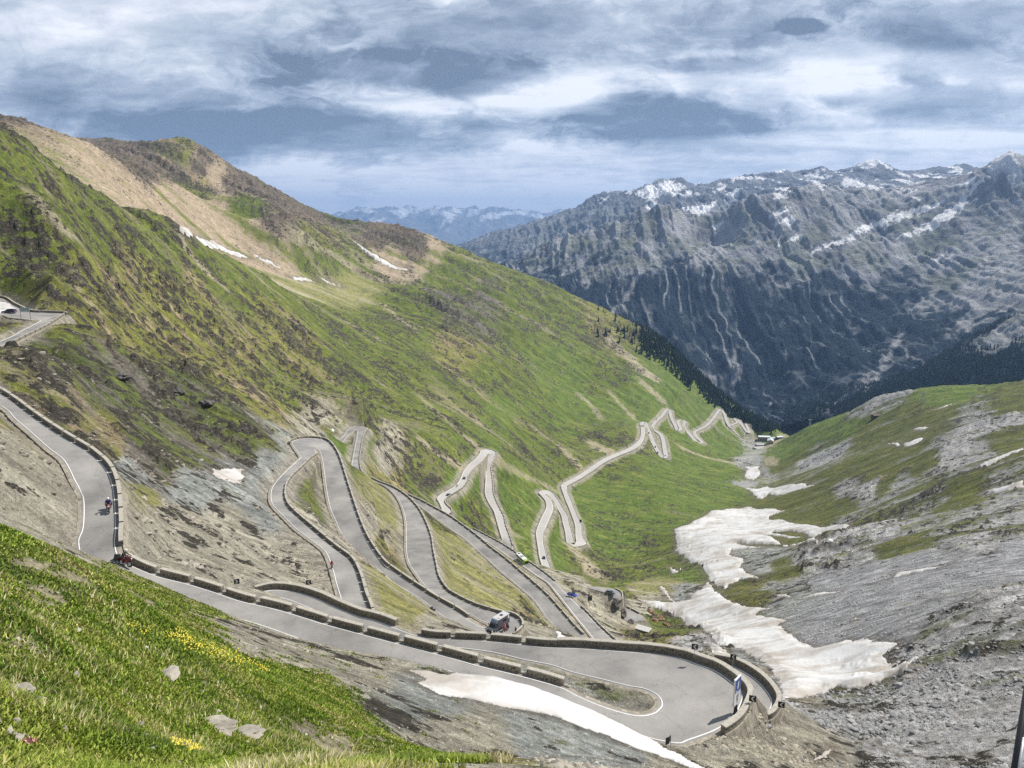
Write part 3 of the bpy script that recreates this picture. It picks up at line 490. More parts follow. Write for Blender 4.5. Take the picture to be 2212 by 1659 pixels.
# ================================================================== tagging + builders
def tag(o,label=None,cat=None,group=None,kind=None):
    if label:o['label']=label
    if cat:o['category']=cat
    if group:o['group']=group
    if kind:o['kind']=kind
    return o
def empty(name,loc,rz=0,label=None,cat=None,group=None,rot=None):
    o=bpy.data.objects.new(name,None);COL.objects.link(o);o.location=loc;o.rotation_euler=rot if rot else (0,0,rz);o.empty_display_size=.3
    return tag(o,label,cat,group)
class MB:
    def __init__(s): s.v=[];s.f=[]
    def add(s,vs,fs):
        k=len(s.v);s.v+=[tuple(map(float,p)) for p in vs];s.f+=[tuple(i+k for i in f) for f in fs];return s
    def box(s,x0,x1,y0,y1,z0,z1,M_=None):
        vs=[(x0,y0,z0),(x1,y0,z0),(x1,y1,z0),(x0,y1,z0),(x0,y0,z1),(x1,y0,z1),(x1,y1,z1),(x0,y1,z1)]
        if M_ is not None: vs=[tuple(M_@Vector(p)) for p in vs]
        return s.add(vs,[(0,3,2,1),(4,5,6,7),(0,1,5,4),(1,2,6,5),(2,3,7,6),(3,0,4,7)])
    def cyl(s,p0,p1,r0,r1=None,n=10):
        p0,p1=Vector(p0),Vector(p1);r1=r0 if r1 is None else r1;d=(p1-p0).normalized();a=d.orthogonal().normalized();b=d.cross(a);vs=[]
        for p,r in ((p0,r0),(p1,r1)):
            for i in range(n):
                t=2*math.pi*i/n;vs.append(p+(a*math.cos(t)+b*math.sin(t))*r)
        return s.add(vs,[(i,(i+1)%n,n+(i+1)%n,n+i) for i in range(n)]+[tuple(range(n-1,-1,-1)),tuple(range(n,2*n))])
    def ball(s,c,rx,ry,rz,n=10,m=7):
        vs=[];fs=[]
        for i in range(m+1):
            ph=math.pi*i/m
            for j in range(n):
                t=2*math.pi*j/n;vs.append((c[0]+rx*math.sin(ph)*math.cos(t),c[1]+ry*math.sin(ph)*math.sin(t),c[2]+rz*math.cos(ph)))
        for i in range(m):
            for j in range(n): fs.append((i*n+j,(i+1)*n+j,(i+1)*n+(j+1)%n,i*n+(j+1)%n))
        return s.add(vs,fs)
    def prism(s,prof,y0,y1,shrink=0):
        """profile (x,z) extruded along y"""
        n=len(prof);vs=[(x,y0,z) for x,z in prof]+[(x,y1,z) for x,z in prof]
        return s.add(vs,[tuple(range(n)),tuple(range(2*n-1,n-1,-1))]+[(i,n+i,n+(i+1)%n,(i+1)%n) for i in range(n)])
    def build(s,name,m,parent=None,bevel=0,smooth=False):
        me=bpy.data.meshes.new(name);me.from_pydata(s.v,[],s.f);me.update()
        bm=bmesh.new();bm.from_mesh(me);bmesh.ops.recalc_face_normals(bm,faces=bm.faces);bm.to_mesh(me);bm.free()
        if smooth: me.polygons.foreach_set('use_smooth',[True]*len(me.polygons))
        me.materials.append(m);o=bpy.data.objects.new(name,me);COL.objects.link(o)
        if parent is not None:o.parent=parent
        if bevel:
            b=o.modifiers.new('bevel','BEVEL');b.width=bevel;b.segments=2;b.limit_method='ANGLE'
        return o
def children(o): return [c for c in list(o.children)]
def copy_tree(o,parent=None):
    kids=children(o);c=o.copy();COL.objects.link(c);c.parent=parent
    for ch in kids: copy_tree(ch,c)
    return c
# ================================================================== roads
def ribbon(name,L_,R_,m,lift=0,kind='structure'):
    vs=[];fs=[];n=len(L_);K=4
    for a,b in zip(L_,R_):
        for k in range(K+1):
            p=a+(b-a)*k/K;vs.append((p[0],p[1],p[2]+lift+.05*math.sin(math.pi*k/K)))
    for i in range(n-1):
        for k in range(K): q=i*(K+1)+k;fs.append((q,q+1,q+K+2,q+K+1))
    o=MB().add(vs,fs).build(name,m);
    me=o.data
    if me.polygons[0].normal.z<0: me.flip_normals()
    tag(o,kind=kind);return o
def offset_edge(E,C,d):
    t=np.gradient(E,axis=0);t[:,2]=0;t/=np.linalg.norm(t,axis=1)[:,None]+1e-9;n=np.stack([-t[:,1],t[:,0],0*t[:,0]],1)
    s=np.sign(((C-E)*n).sum(1))[:,None];s[s==0]=1;n=n*s
    for _ in range(2): n[1:-1]=(n[:-2]+n[1:-1]*2+n[2:])/4
    n/=np.linalg.norm(n,axis=1)[:,None]+1e-9
    return E+n*d
for nm in 'ABCDEFGHRLMN':
    Lr,Rt=RD[nm];C=(Lr+Rt)/2
    if nm in 'FGH': Lr=Lr+np.array((0,0,.3));Rt=Rt+np.array((0,0,.3))
    ribbon('road',Lr,Rt,M['asphalt'] if nm not in 'EFGH' else M['pale_asphalt'])
    d0=float(np.hypot(C[:,0],C[:,1]).mean())
    if nm in 'ABCDERFL':
        w=.16 if d0<330 else .3
        for Eg in (Lr,Rt):
            a=offset_edge(Eg,C,.28);b_=offset_edge(Eg,C,.28+w);o=ribbon('road_edge_line',a,b_,M['line'],.025 if nm not in 'F' else .06)
    # stone edging below the road edge
    if nm not in 'M':
        for sd,Eg in (('L',Lr),('R',Rt)):
            o1=offset_edge(Eg,C,-.45 if nm not in 'GH' else -.3);vs=[];fs=[];dep=(1.3 if d0<330 else 3.0)
            for p,q in zip(Eg,o1):
                vs+=[(p[0],p[1],p[2]+.01),(q[0],q[1],q[2]-.02),(q[0]+(q[0]-p[0])*.4,q[1]+(q[1]-p[1])*.4,q[2]-dep),(p[0],p[1],p[2]-dep)]
            for i in range(len(Eg)-1):
                a=i*4;fs+=[(a+k,a+(k+1)%4,a+4+(k+1)%4,a+4+k) for k in range(4)]
            tag(MB().add(vs,fs).build('road_edging',M['retain']),kind='structure')
print('roads',time.time()-T0)
# ================================================================== far massif and the blue range behind
def gpts(L_,mirror=()):
    out=[]
    for u,v,r in L_:
        a,t=azt(u,v);out.append((a,math.log(r),t))
    return np.array(out)
MP=[(985,545,10500),(1000,530,10500),(1050,508,10300),(1100,495,10200),(1160,480,10000),(1200,466,9800),(1250,456,9700),(1285,428,9600),(1320,413,9500),(1350,424,9400),(1380,426,9400),(1410,398,9200),(1450,381,9000),(1475,392,9000),(1500,403,9000),(1540,410,9200),(1570,400,9300),(1620,380,9500),(1660,385,9500),(1700,376,9600),(1740,383,9600),(1770,361,9700),(1800,378,9800),(1830,372,9900),(1880,346,10000),(1920,362,10000),(1960,378,10200),(2010,384,10300),(2025,368,10500),(2050,362,10600),(2080,356,10700),(2120,380,10800),(2212,390,11000),(2400,380,11000),(900,560,11000),(800,600,11500),
(1000,560,8500),(1100,530,8500),(1200,500,8300),(1300,470,8000),(1400,450,7800),(1500,450,7800),(1600,430,8200),(1700,410,8300),(1850,400,8500),(1950,400,8800),
(1060,590,7000),(1120,566,5700),(1160,545,5600),(1200,526,5500),(1250,512,5500),(1300,498,5500),(1350,478,5450),(1400,462,5500),(1430,452,5500),(1470,468,5600),(1500,480,5900),(1540,500,6100),(1565,470,5900),(1600,440,5600),(1650,424,5650),(1700,412,5750),(1740,407,5800),(1800,412,5950),(1850,415,6000),(1900,414,6050),(1960,405,6150),(2000,399,6200),(2040,388,6200),(2080,375,6150),(2110,368,6100),(2140,360,6000),(2165,345,5850),(2180,334,5800),(2195,336,5800),(2212,345,5850),(2300,330,5900),(2450,330,5900),
(800,700,12400),(1000,640,12400),(1200,560,12400),(1400,500,12400),(1600,480,12400),(1800,470,12400),(2000,470,12400),(2212,470,12400),(2450,470,12400),(1200,560,7000),(1350,510,7000),(1430,485,7000),(1600,475,7200),(1750,450,7200),(1900,450,7500),(2050,430,7600),(2180,410,7600),
(1200,590,5000),(1300,580,4800),(1400,560,4850),(1450,540,5000),(1520,540,5200),(1480,600,4600),(1600,590,4700),(1700,570,4850),(1560,520,5500),(1620,500,5300),(1700,490,5250),(1800,500,5300),(1900,500,5400),(2000,490,5400),(2100,480,5400),(2200,450,5450),(1800,600,4700),(1900,610,4750),(2000,590,4850),(2100,580,4700),(2200,600,4500),(1850,560,4900),(1750,540,5000),
(1240,640,4500),(1340,660,4300),(1400,700,4200),(1480,760,4000),(1500,800,3900),(1560,850,3750),(1620,890,3500),(1680,905,3300),(1740,903,3150),(1780,880,3250),(1820,850,3500),(1860,810,3700),(1900,775,3850),(1960,740,4000),(2030,700,4100),(2110,680,4200),(2212,640,4200),(1600,700,4350),(1700,750,4100),(1750,700,4300),(1650,820,3850),(1750,820,3750),(1820,750,4050),(1900,690,4350),(1400,620,4500),(1550,650,4500),(1700,650,4500),
(2212,690,3400),(2150,715,3350),(2100,740,3300),(2050,765,3250),(2000,787,3200),(1950,808,3150),(1900,830,3100),(1850,862,3000),(1810,895,2900),(2350,640,3500),
(2212,705,3900),(2050,775,3700),(1900,840,3500),(1820,890,3200),
(1850,910,2600),(1950,880,2650),(2050,850,2650),(2150,830,2650),(2212,800,2650),(2100,800,2900),(2212,760,3000),(2400,760,2700),
(1600,940,2600),(1300,800,2900),(1700,920,2600),(1100,700,3400),(1740,910,2800),(1200,680,4000)]
EM=rbf_fit(gpts(MP),c=.012)
MG=Grid(-9,47,1000,2450,12500,760);MG.base(EM,5)
mX,mY,mR=MG.X,MG.Y,MG.R
wz=fbm(mX/500,mY/500,3,201)*120
dg=.09*(mR-4500)*sst(.10,.35,MG.AZ)
gul=fbm((MG.AZ*mR+wz*.45+dg)/230,mR/1900,4,203,gain=.55,ridged=True)
gul2=fbm((MG.AZ*mR+wz*.45+dg)/62,mR/700,3,205,ridged=True)
wx2=fbm(mX/700,mY/700,4,202)*300
mass=fbm((mX+wx2)/620,(mY-wx2)/620,7,207,gain=.58,ridged=True);mass-=mass.mean();gul-=gul.mean();gul2-=gul2.mean();gul+=.3;gul2+=.3
dzm=(gul-.3)*58*(1-.45*sst(7500,8800,mR))*(1-.6*sst(.40,.50,MG.AZ))+(gul2-.3)*13+mass*(72-32*sst(7500,8800,mR))+fbm(mX/110,mY/110,5,209,gain=.6,ridged=True)*9
sky_f=sst(6500,8500,mR)
mz0=MG.Z.copy()
dzm=dzm*(1+.3*sky_f)
MG.Z=MG.Z+dzm
mZ=MG.Z
gx=np.gradient(mZ,axis=1)/np.gradient(mR,axis=1)
tree=-255+fbm(mX/420,mY/420,4,211)*230+190*sst(.30,.60,MG.AZ)*0-120*sst(.45,.55,MG.AZ)
fo=sst(-45,45,tree-mZ+fbm(mX/60,mY/60,3,213)*120)
rock=np.array((.22,.225,.24))*np.clip(1+1.0*fbm(mX/70,mY/70,6,215,gain=.65)[...,None]+.5*(gul2-.3)[...,None]+.35*(gul-.3)[...,None]+.8*fbm(mX/300,mY/300,4,216)[...,None],.25,2)
scr=np.array((.40,.40,.40))
sm=sst(.0,.26,fbm((MG.AZ*mR+wz)/260,mR/700,4,217)+.30*(gul-.4))[...,None]*.75
mc=rock*(1-sm)+scr*sm
ag=(sst(-350,50,-mZ-0)*sst(.0,.35,fbm(mX/200,mY/200,3,219)+.15)*(1-fo))[...,None]*.5
mc=mc*(1-ag)+np.array((.16,.18,.11))*ag
fc=np.array((.008,.022,.032))*(1+.9*fbm(mX/16,mY/16,3,221)[...,None])
mc=mc*(1-fo[...,None])+fc*fo[...,None]
ch=np.abs(gn((MG.AZ*mR+wz*.9)/95,mR/1600+3,231));ch2=np.abs(gn((MG.AZ*mR+wz*.6)/55,mR/1100,233))
chan=(1-sst(.03,.09,ch))*sst(-.15,.25,fbm(mX/260,mY/260,3,235)+.05)+.6*(1-sst(.015,.06,ch2))*sst(.0,.3,fbm(mX/200,mY/200,3,237))
chan=np.clip(chan,0,1)*fo*sst(2700,3300,mR)
crag=sst(.18,.4,fbm(mX/130,mY/130,5,239)+.12*(gul-.3))*fo*.28*sst(3000,3600,mR)
cc=np.clip(chan*.85+crag,0,.9)[...,None];mc=mc*(1-cc)+np.array((.33,.335,.34))*cc
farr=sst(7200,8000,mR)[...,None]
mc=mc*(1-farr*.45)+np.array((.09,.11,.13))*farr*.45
snw=sst(.21,.31,fbm(mX/160,mY/420,5,261)+.25*(mass)+sst(300,900,mZ)*.12)*sst(150,400,mZ)*sst(5000,5600,mR)
mc=mc*(1-snw[...,None])+np.array((.85,.86,.88))*snw[...,None]
def mpaint(z,pts,c,soft,nzs=60,amt=1.0,ns=.8):
    global mc
    w_=[]
    for x,y in pts:
        p=MG.pick(*D(z,x,y))
        if p is not None:w_.append((math.atan2(p[0],p[1]),p[2]/math.hypot(p[0],p[1])))
    if len(w_)<3:return
    q=np.array(w_);r0=np.mean([np.linalg.norm(MG.pick(*D(z,x,y))[:2]) for x,y in pts if MG.pick(*D(z,x,y)) is not None])
    T=MG.Z/mR
    a0,a1=np.searchsorted(MG.az,[q[:,0].min()-.01,q[:,0].max()+.01]);sl=slice(max(a0,0),a1)
    rr=(mR[sl]>r0*.80)&(mR[sl]<r0*1.22)
    d=sdist(w_,MG.AZ[sl],T[sl])*r0+fbm(mX[sl]/nzs,mY[sl]/nzs,4,251)*nzs*ns
    w=(sst(-soft,soft,d)*amt*rr)[...,None];mc[sl]=mc[sl]*(1-w)+np.array(c)*w
SN=(.9,.9,.92)
for pts in [[(620,225),(660,190),(720,175),(770,165),(840,195),(800,210),(760,215),(700,240),(720,270),(690,300),(665,275),(690,260),(650,235)],
 [(800,280),(850,275),(920,265),(960,250),(930,290),(880,315),(860,300)],[(925,350),(990,335),(960,375),(940,360)],[(940,210),(1000,180),(990,200),(950,220)],[(1190,215),(1255,210),(1240,235),(1200,240)],[(1330,160),(1380,115),(1400,125),(1350,155)],[(1370,190),(1410,175),(1390,205)],
 [(1470,155),(1540,165),(1570,195),(1520,195),(1475,190)],[(1570,180),(1620,195),(1620,210),(1580,200)],[(1680,125),(1740,145),(1760,160),(1700,135)],[(1850,150),(1890,155),(1860,172)],[(1690,200),(1780,205),(1740,215)],
 [(1170,310),(1240,285),(1275,265),(1250,290),(1200,315)],[(1190,350),(1250,315),(1280,330),(1260,355),(1240,340)],[(1250,405),(1300,385),(1300,405)],[(1200,430),(1215,400),(1210,430)],
 [(1500,390),(1540,355),(1620,325),(1700,295),(1800,275),(1885,250),(1840,285),(1760,310),(1680,335),(1620,360),(1560,375)],
 [(1700,400),(1800,350),(1880,300),(1930,270),(2030,160),(2040,165),(1950,290),(1900,330),(1840,365),(1760,390)],[(1350,455),(1420,425),(1500,390),(1560,395),(1450,430),(1400,445)],
 [(1940,195),(1990,160),(2020,150),(1985,180)],[(1840,490),(1870,470),(1880,495),(1850,505)],[(1900,500),(1915,465),(1920,465)],[(2110,530),(2160,495),(2170,505),(2130,545)],[(2040,575),(2065,560),(2060,572)],[(1760,235),(1800,235),(1790,250)],[(2130,110),(2160,80),(2150,110)]]:
    mpaint(9,pts,SN,6,40,1.0,.9)
GRV=(.38,.38,.38)
for pts in [[(830,525),(870,450),(960,400),(1060,345),(1040,400),(980,450),(930,500),(880,530)],[(1420,330),(1480,290),(1520,330),(1500,400),(1430,400)],[(1740,680),(1850,620),(1960,650),(2060,640),(2212,540),(2212,620),(2100,680),(1960,790),(1900,800),(1980,700),(1860,700),(1760,705)],
 [(1260,1155),(1350,1110),(1440,1070),(1520,1010),(1620,940),(1640,900),(1650,930),(1560,1010),(1470,1060),(1430,1120),(1380,1150),(1300,1170)],[(1970,600),(2080,420),(2190,330),(2212,560),(2080,620)],[(540,690),(600,610),(640,530),(645,560),(580,670)],[(410,590),(470,540),(500,515),(450,570)],
 [(1600,960),(1640,880),(1680,830),(1700,780),(1720,790),(1690,850),(1660,900),(1620,960)],[(2150,660),(2212,600),(2212,640),(2160,690),(2040,750),(1960,790),(2060,720)]]:
    mpaint(9,pts,GRV,14,60,.8)
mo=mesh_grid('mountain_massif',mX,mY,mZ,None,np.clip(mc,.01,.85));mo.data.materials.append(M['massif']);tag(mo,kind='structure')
# blue range far away
FP=[(-300,480,33000),(300,480,33000),(600,485,33000),(740,472,33000),(765,466,33000),(800,464,33000),(850,462,33000),(900,460,33000),(960,461,33000),(1010,463,33000),(1060,461,33000),(1100,468,33000),(1150,474,33000),(1200,470,33000),(1300,478,33000),(2212,485,33000)]
FP+=[(u,v+75,27000) for u,v,r in FP]+[(u,v+170,22000) for u,v,r in FP]+[(u,v+30,40000) for u,v,r in FP]
FG=Grid(-22,12,460,22500,36000,150);FG.base(rbf_fit(gpts(FP)),3)
fzz=fbm(FG.X/2500,FG.Y/2500,6,301,gain=.6,ridged=True);FG.Z=FG.Z+(fzz-.15)*520
fcol=np.array((.16,.17,.17))*(1+.3*fbm(FG.X/900,FG.Y/900,3,303)[...,None])
fs=(sst(.12,.4,fbm(FG.X/700,FG.Y/1500,4,305)+sst(-200,700,FG.Z)*.35-.15)*sst(-300,200,FG.Z))[...,None]*.8
fcol=fcol*(1-fs)+np.array((.75,.77,.8))*fs
fo_=mesh_grid('distant_mountains',FG.X,FG.Y,FG.Z,None,np.clip(fcol,0,1));fo_.data.materials.append(M['massif']);tag(fo_,kind='structure')
# land beyond everything, out to the horizon
pl=[];
for k in range(49):
    a=2*math.pi*k/48
    for r in (2000,60000): pl.append((math.sin(a)*r,math.cos(a)*r,-1500))
tag(MB().add(pl,[(2*k,2*k+1,2*k+3,2*k+2) for k in range(48)]).build('valley_floor',simple('valley_floor',(.05,.08,.05),.9,.2,.001)),kind='structure')
# haze
hz=bpy.data.materials.new('haze');hz.use_nodes=True;nt=hz.node_tree;nt.nodes.clear();pv=N(nt,'ShaderNodeVolumePrincipled');pv.inputs['Color'].default_value=(.36,.58,1,1);pv.inputs['Density'].default_value=4.2e-5;pv.inputs['Anisotropy'].default_value=.15
ou=N(nt,'ShaderNodeOutputMaterial');nt.links.new(pv.outputs[0],ou.inputs['Volume'])
hb=MB().box(-42000,42000,-42000,42000,-1700,1500).build('haze',hz);tag(hb,kind='stuff',label='thin blue air between the camera and the far mountains')
print('massif',time.time()-T0)
# ================================================================== snow
def snow(z,pts,label,thick=.5,dirty=0,group=None,soft=2.5,up=1):
    poly=polyw(z,pts)
    if len(poly)<3:return
    p=np.array(poly);r=np.hypot(p[:,0],p[:,1]).mean();s=r/500
    i,j=sub(p[:,0].min(),p[:,0].max(),p[:,1].min(),p[:,1].max(),4+6*s)
    x,y,zz=X[i,j],Y[i,j],G.Z[i,j]
    if x.shape[0]<3 or x.shape[1]<3:return
    d=sdist(poly,x,y)+iso2[i,j]*1.2*min(1,s*2)+iso1[i,j]*1.5*min(2.5,s)
    sm=np.clip(d*.25,-.5,1)*thick
    h=zz+sm+.10*fbm(x/6,y/6,3,401)
    h=np.where(d>0,np.maximum(h,zz+.04),zz-.5-.004*r)
    n1=fbm(x/22,y/22,4,403);n2=fbm(s_[i,j]/6,l_[i,j]/30,4,405)
    n3=fbm(x/14+n1*1.5,y/5+n1*2,5,407,gain=.62)
    dirt=np.clip((n1*.8+n2*.5+n3*1.0)*1.35+.14+dirty+.35*(1-sst(0,6+s*8,d)),0,1)[...,None]
    c=np.array((.56,.56,.555))*(1-dirt*.8)+np.array((.31,.27,.225))*dirt*.8
    wet=(sst(-5*max(.4,s),0,d)*(1-sst(0,.5,d))*.6)[...,None];col[i,j]=col[i,j]*(1-wet)+np.array((.15,.125,.095))*wet
    m=d>-3*max(.3,r*.004)
    if m.sum()<4:return
    o=mesh_grid('snow_patch',x,y,h,m,np.clip(c,.05,.85));o.data.materials.append(M['snow']);tag(o,label,'snow patch',group)
snow(4,[(-5,990),(150,1000),(300,1030),(480,1048),(600,1075),(800,1117),(1000,1180),(1250,1270),(1500,1385),(1700,1470),(1850,1545),(2000,1615),(2200,1720),(2150,1740),(1950,1659),(1800,1600),(1600,1530),(1450,1470),(1250,1400),(1080,1330),(900,1290),(700,1260),(600,1240),(420,1200),(240,1170),(150,1120),(80,1085),(150,1060)],'long tapering strip of old snow lying along the uphill edge of the nearest road',.9,.06)
snow(8,[(345,250),(420,225),(480,190),(640,140),(740,125),(870,140),(940,150),(850,180),(860,200),(950,205),(1000,225),(1130,240),(1280,222),(1240,245),(1000,260),(870,265),(950,285),(1050,290),(950,300),(780,280),(900,310),(1050,320),(1230,315),(1150,335),(950,335),(800,330),(660,320),(820,350),(650,360),(640,385),(720,410),(700,450),(750,490),(800,520),(700,520),(620,570),(560,550),(520,500),(480,440),(400,400),(340,370),(360,330),(350,290)],'upper half of the big valley snowfield, with long fingers reaching right',1.5,.12)
snow(8,[(150,622),(250,632),(340,640),(300,610),(262,560),(280,550),(320,600),(350,638),(430,625),(420,590),(450,590),(490,570),(520,530),(560,570),(620,620),(700,650),(885,668),(800,690),(780,705),(850,720),(950,738),(900,760),(950,800),(1020,850),(1100,885),(1240,850),(1270,830),(1300,850),(1350,835),(1400,845),(1500,850),(1540,865),(1480,900),(1470,940),(1660,940),(1600,960),(1490,970),(1600,985),(1640,1000),(1560,1020),(1490,1050),(1400,1085),(1270,1110),(1210,1090),(1000,1150),(930,1150),(900,1060),(820,960),(760,930),(700,890),(560,850),(500,790),(400,750),(330,700),(200,650)],'lower half of the big valley snowfield below the stone wall hairpin, stained brown',1.2,.2)
snow(11,[(240,690),(350,690),(330,710),(350,750),(300,795),(250,780),(230,750),(260,715)],'small rounded snow patch in the stream bed nearest the hotel',1,0)
snow(11,[(220,845),(400,830),(600,820),(720,795),(660,815),(735,825),(650,855),(550,880),(400,900),(350,925),(290,890),(270,860)],'wedge shaped snow patch across the valley floor above the big snowfield',1,.05)
snow(1,[(1355,1385),(1440,1390),(1530,1385),(1590,1395),(1560,1420),(1575,1445),(1560,1465),(1570,1492),(1490,1475),(1420,1455),(1380,1430)],'lone ragged snow patch on the grey scree left of the looping roads',.6,-.1)
for pts,lab in [([(1240,530),(1300,545),(1430,545),(1500,495),(1430,510),(1400,525),(1300,525)],'bright flat snow patch in the middle of the right hand grassy slope'),
 ([(1420,430),(1480,415),(1550,420),(1480,440),(1420,440)],'small snow patch just below the grassy knoll on the right'),
 ([(1570,298),(1640,270),(1730,240),(1650,280)],'thin snow sliver high under the green knoll skyline on the right'),
 ([(1880,690),(2000,635),(2212,560),(2212,575),(2050,640),(1900,695)],'long narrow snow streak climbing to the right edge of the slope'),
 ([(1900,880),(2050,840),(2212,780),(2212,850),(2000,880)],'broad snow streak among grey rock at the right edge')]:
    snow(11,pts,lab,1.0,0)
for pts,lab in [([(325,455),(400,470),(375,450),(370,480),(330,490)],'little snow patch on the turf left of the big snowfield'),
 ([(530,870),(600,880),(660,915),(590,925),(530,890)],'snow patch just beyond the arrow sign on the long wall'),
 ([(1390,545),(1500,515),(1530,480),(1740,450),(1850,425),(1720,465),(1550,500),(1450,530)],'snow line at the foot of the ribbed rocks on the right'),
 ([(860,600),(940,595),(970,612),(900,612)],'small snow patch in front of the ribbed rock nose'),
 ([(1010,620),(1100,590),(1240,580),(1150,600)],'thin curved snow streak under the ribbed rock nose'),
 ([(1075,1475),(1200,1405),(1150,1470),(1090,1490)],'snow wedge between the grey rocks at the bottom of the photo'),
 ([(1290,730),(1320,718),(1310,738)],'tiny snow speck on the smooth grey scree')]:
    snow(8,pts,lab,.9,0)
for pts,lab in [([(780,570),(850,585),(930,610),(1040,660),(1100,685),(1020,672),(930,635),(830,595)],'long bright snow strip at the foot of the tan scree'),
 ([(1100,670),(1170,690),(1225,728),(1150,700)],'short snow strip continuing right of the long strip under the tan scree'),
 ([(1265,770),(1310,768),(1375,787),(1290,780)],'left of two snow slivers on the high meadow'),
 ([(1370,765),(1500,800),(1420,787)],'right of two snow slivers on the high meadow'),
 ([(1525,595),(1600,648),(1700,706),(1785,735),(1700,722),(1600,668)],'thin snow line curving below the tan cliffs'),
 ([(1560,740),(1640,770),(1590,757)],'short snow line in the gully below the green spur')]:
    snow(10,pts,lab,2.5,-.2)
snow(1,[(-90,300),(60,318),(110,345),(132,372),(100,384),(40,392),(-90,400)],'white snow bank behind the dark estate car at the upper left hairpin',1.0,-.2)
snow(3,[(725,160),(760,165),(780,185),(750,192)],'tiny snow patch above the narrow hairpin behind the big loop',.6,-.1)
snow(4,[(1080,705),(1120,720),(1175,772),(1100,778)],'small snow patch beside the road just above the long stone wall',.6,-.1)
print('snow',time.time()-T0)
# ================================================================== parapets
def cam_d(p): return float(np.linalg.norm(p))
def path_resample(E,ds):
    seg=np.linalg.norm(np.diff(E[:,:2],axis=0),axis=1);cum=np.r_[0,np.cumsum(seg)];n=int(cum[-1]/ds)
    if n<1:return None
    return cum,n
def point_at(E,cum,s): return np.array([np.interp(s,cum,E[:,k]) for k in range(3)])
WALLS=[] # road, side, station range, kind, group/label
def run(nm,side,i0,i1,pitch=5.0,gap=.75,off=.42,h=.85,w=.5):
    E=(RD[nm][0] if side=='L' else RD[nm][1]);C=(RD[nm][0]+RD[nm][1])/2;O=offset_edge(E,C,-off)
    O=O[int(i0*5):int(i1*5)+1]
    cum,n=path_resample(O,pitch) or (None,0);out=[]
    for k in range(n):
        a=point_at(O,cum,k*pitch);b=point_at(O,cum,k*pitch+pitch-gap);m=point_at(O,cum,k*pitch+(pitch-gap)/2);c=point_at(O,cum,(k+1)*pitch)
        out.append((a,m,b,c,h,w))
    return out
bl=[]
def addrun(grp,lab,*a,**k):
    for q in run(*a,**k): bl.append((cam_d(q[1]),grp,lab)+q)
addrun('parapet blocks above the left scree slope','pale topped stone parapet block beside the sweeping road at the left, above the scree','A','L',0,13.9,gap=.45)
addrun('parapet blocks of the nearest straight road','rough stone parapet block on the valley side of the nearest straight road','A','L',14,26.4,gap=.75)
addrun('parapet blocks of the road returning from the widest hairpin','rough stone parapet block on the far side of the road returning from the widest hairpin','A','R',43.7,48.6,gap=.7)
addrun('parapet blocks along the steep road with the red cyclist','small stone parapet block on the right of the road where the red cyclist rides','B','R',0,18,gap=.35)
addrun('parapet blocks from the top loop down to the camper van','small stone parapet block between the big top loop and the camper van','B','L',19.5,41,gap=.35)
addrun('parapet blocks around and behind the camper van','stone parapet block of the curved road around and behind the camper van','B','R',44,63,gap=.4)
addrun('parapet blocks at the narrow hairpin behind the loop','tiny parapet block at the narrow hairpin just behind the big loop','B','R',64,70,gap=.4)
addrun('parapet blocks left of the green bus','stone parapet block of the long straight road left of the bus','C','L',0,13,gap=.5)
addrun('parapet blocks uphill of the bus','stone parapet block beyond the bus, on the far side of its road','D','L',0,6,gap=.6)
addrun('parapet blocks below the blue car','stone parapet block in the row below the blue convertible','D','L',8.4,12,gap=.5)
addrun('parapet blocks of the hairpin over the grass','tiny parapet block of the first hairpin on the green slope','E','R',1,12,gap=.6,h=.9)
addrun('parapet blocks of the hairpin over the grass','tiny parapet block of the first hairpin on the green slope','E','L',14,32,gap=.6,h=.9)
addrun('parapet blocks of the upper left hairpin','cream stone parapet block on the outer edge of the upper left hairpin','R','L',7.5,12,gap=.5,h=.95)
addrun('parapet blocks of the small lower loop','stone parapet block of the small road loop above the stone hut','N','R',0,3,gap=.5,w=.6)
addrun('parapet blocks of the paired hairpins','tiny parapet block of the paired hairpins in the middle of the green slope','F','R',0,6,gap=.6,h=.9)
addrun('parapet blocks of the paired hairpins','tiny parapet block of the paired hairpins in the middle of the green slope','F','L',14,21,gap=.6,h=.9)
addrun('parapet blocks of the paired hairpins','tiny parapet block of the paired hairpins in the middle of the green slope','F','R',25,32,gap=.6,h=.9)
bl.sort(key=lambda q:q[0])
def strip_wall(P,w,h,z_dn=.5,jit=0,cop=.0):
    """a wall following points"""
    P=np.array(P);t=np.gradient(P,axis=0);t[:,2]=0;t/=np.linalg.norm(t,axis=1)[:,None]+1e-9;n=np.stack([-t[:,1],t[:,0],0*t[:,0]],1)
    vs=[];fs=[];k=len(P)
    for p,q in zip(P,n):
        j=random.uniform(-jit,jit)
        for sx,zz in ((-1,-z_dn),(1,-z_dn),(1,h+j),(-1,h+j)): vs.append(tuple(p[:3]+q*(w/2)*sx+np.array((0,0,zz))))
    for i in range(k-1):
        for c in range(4): fs.append((i*4+c,i*4+(c+1)%4,(i+1)*4+(c+1)%4,(i+1)*4+c))
    fs+=[(0,3,2,1),tuple(4*(k-1)+c for c in range(4))]
    return MB().add(vs,fs)
rest=MB();nb=0
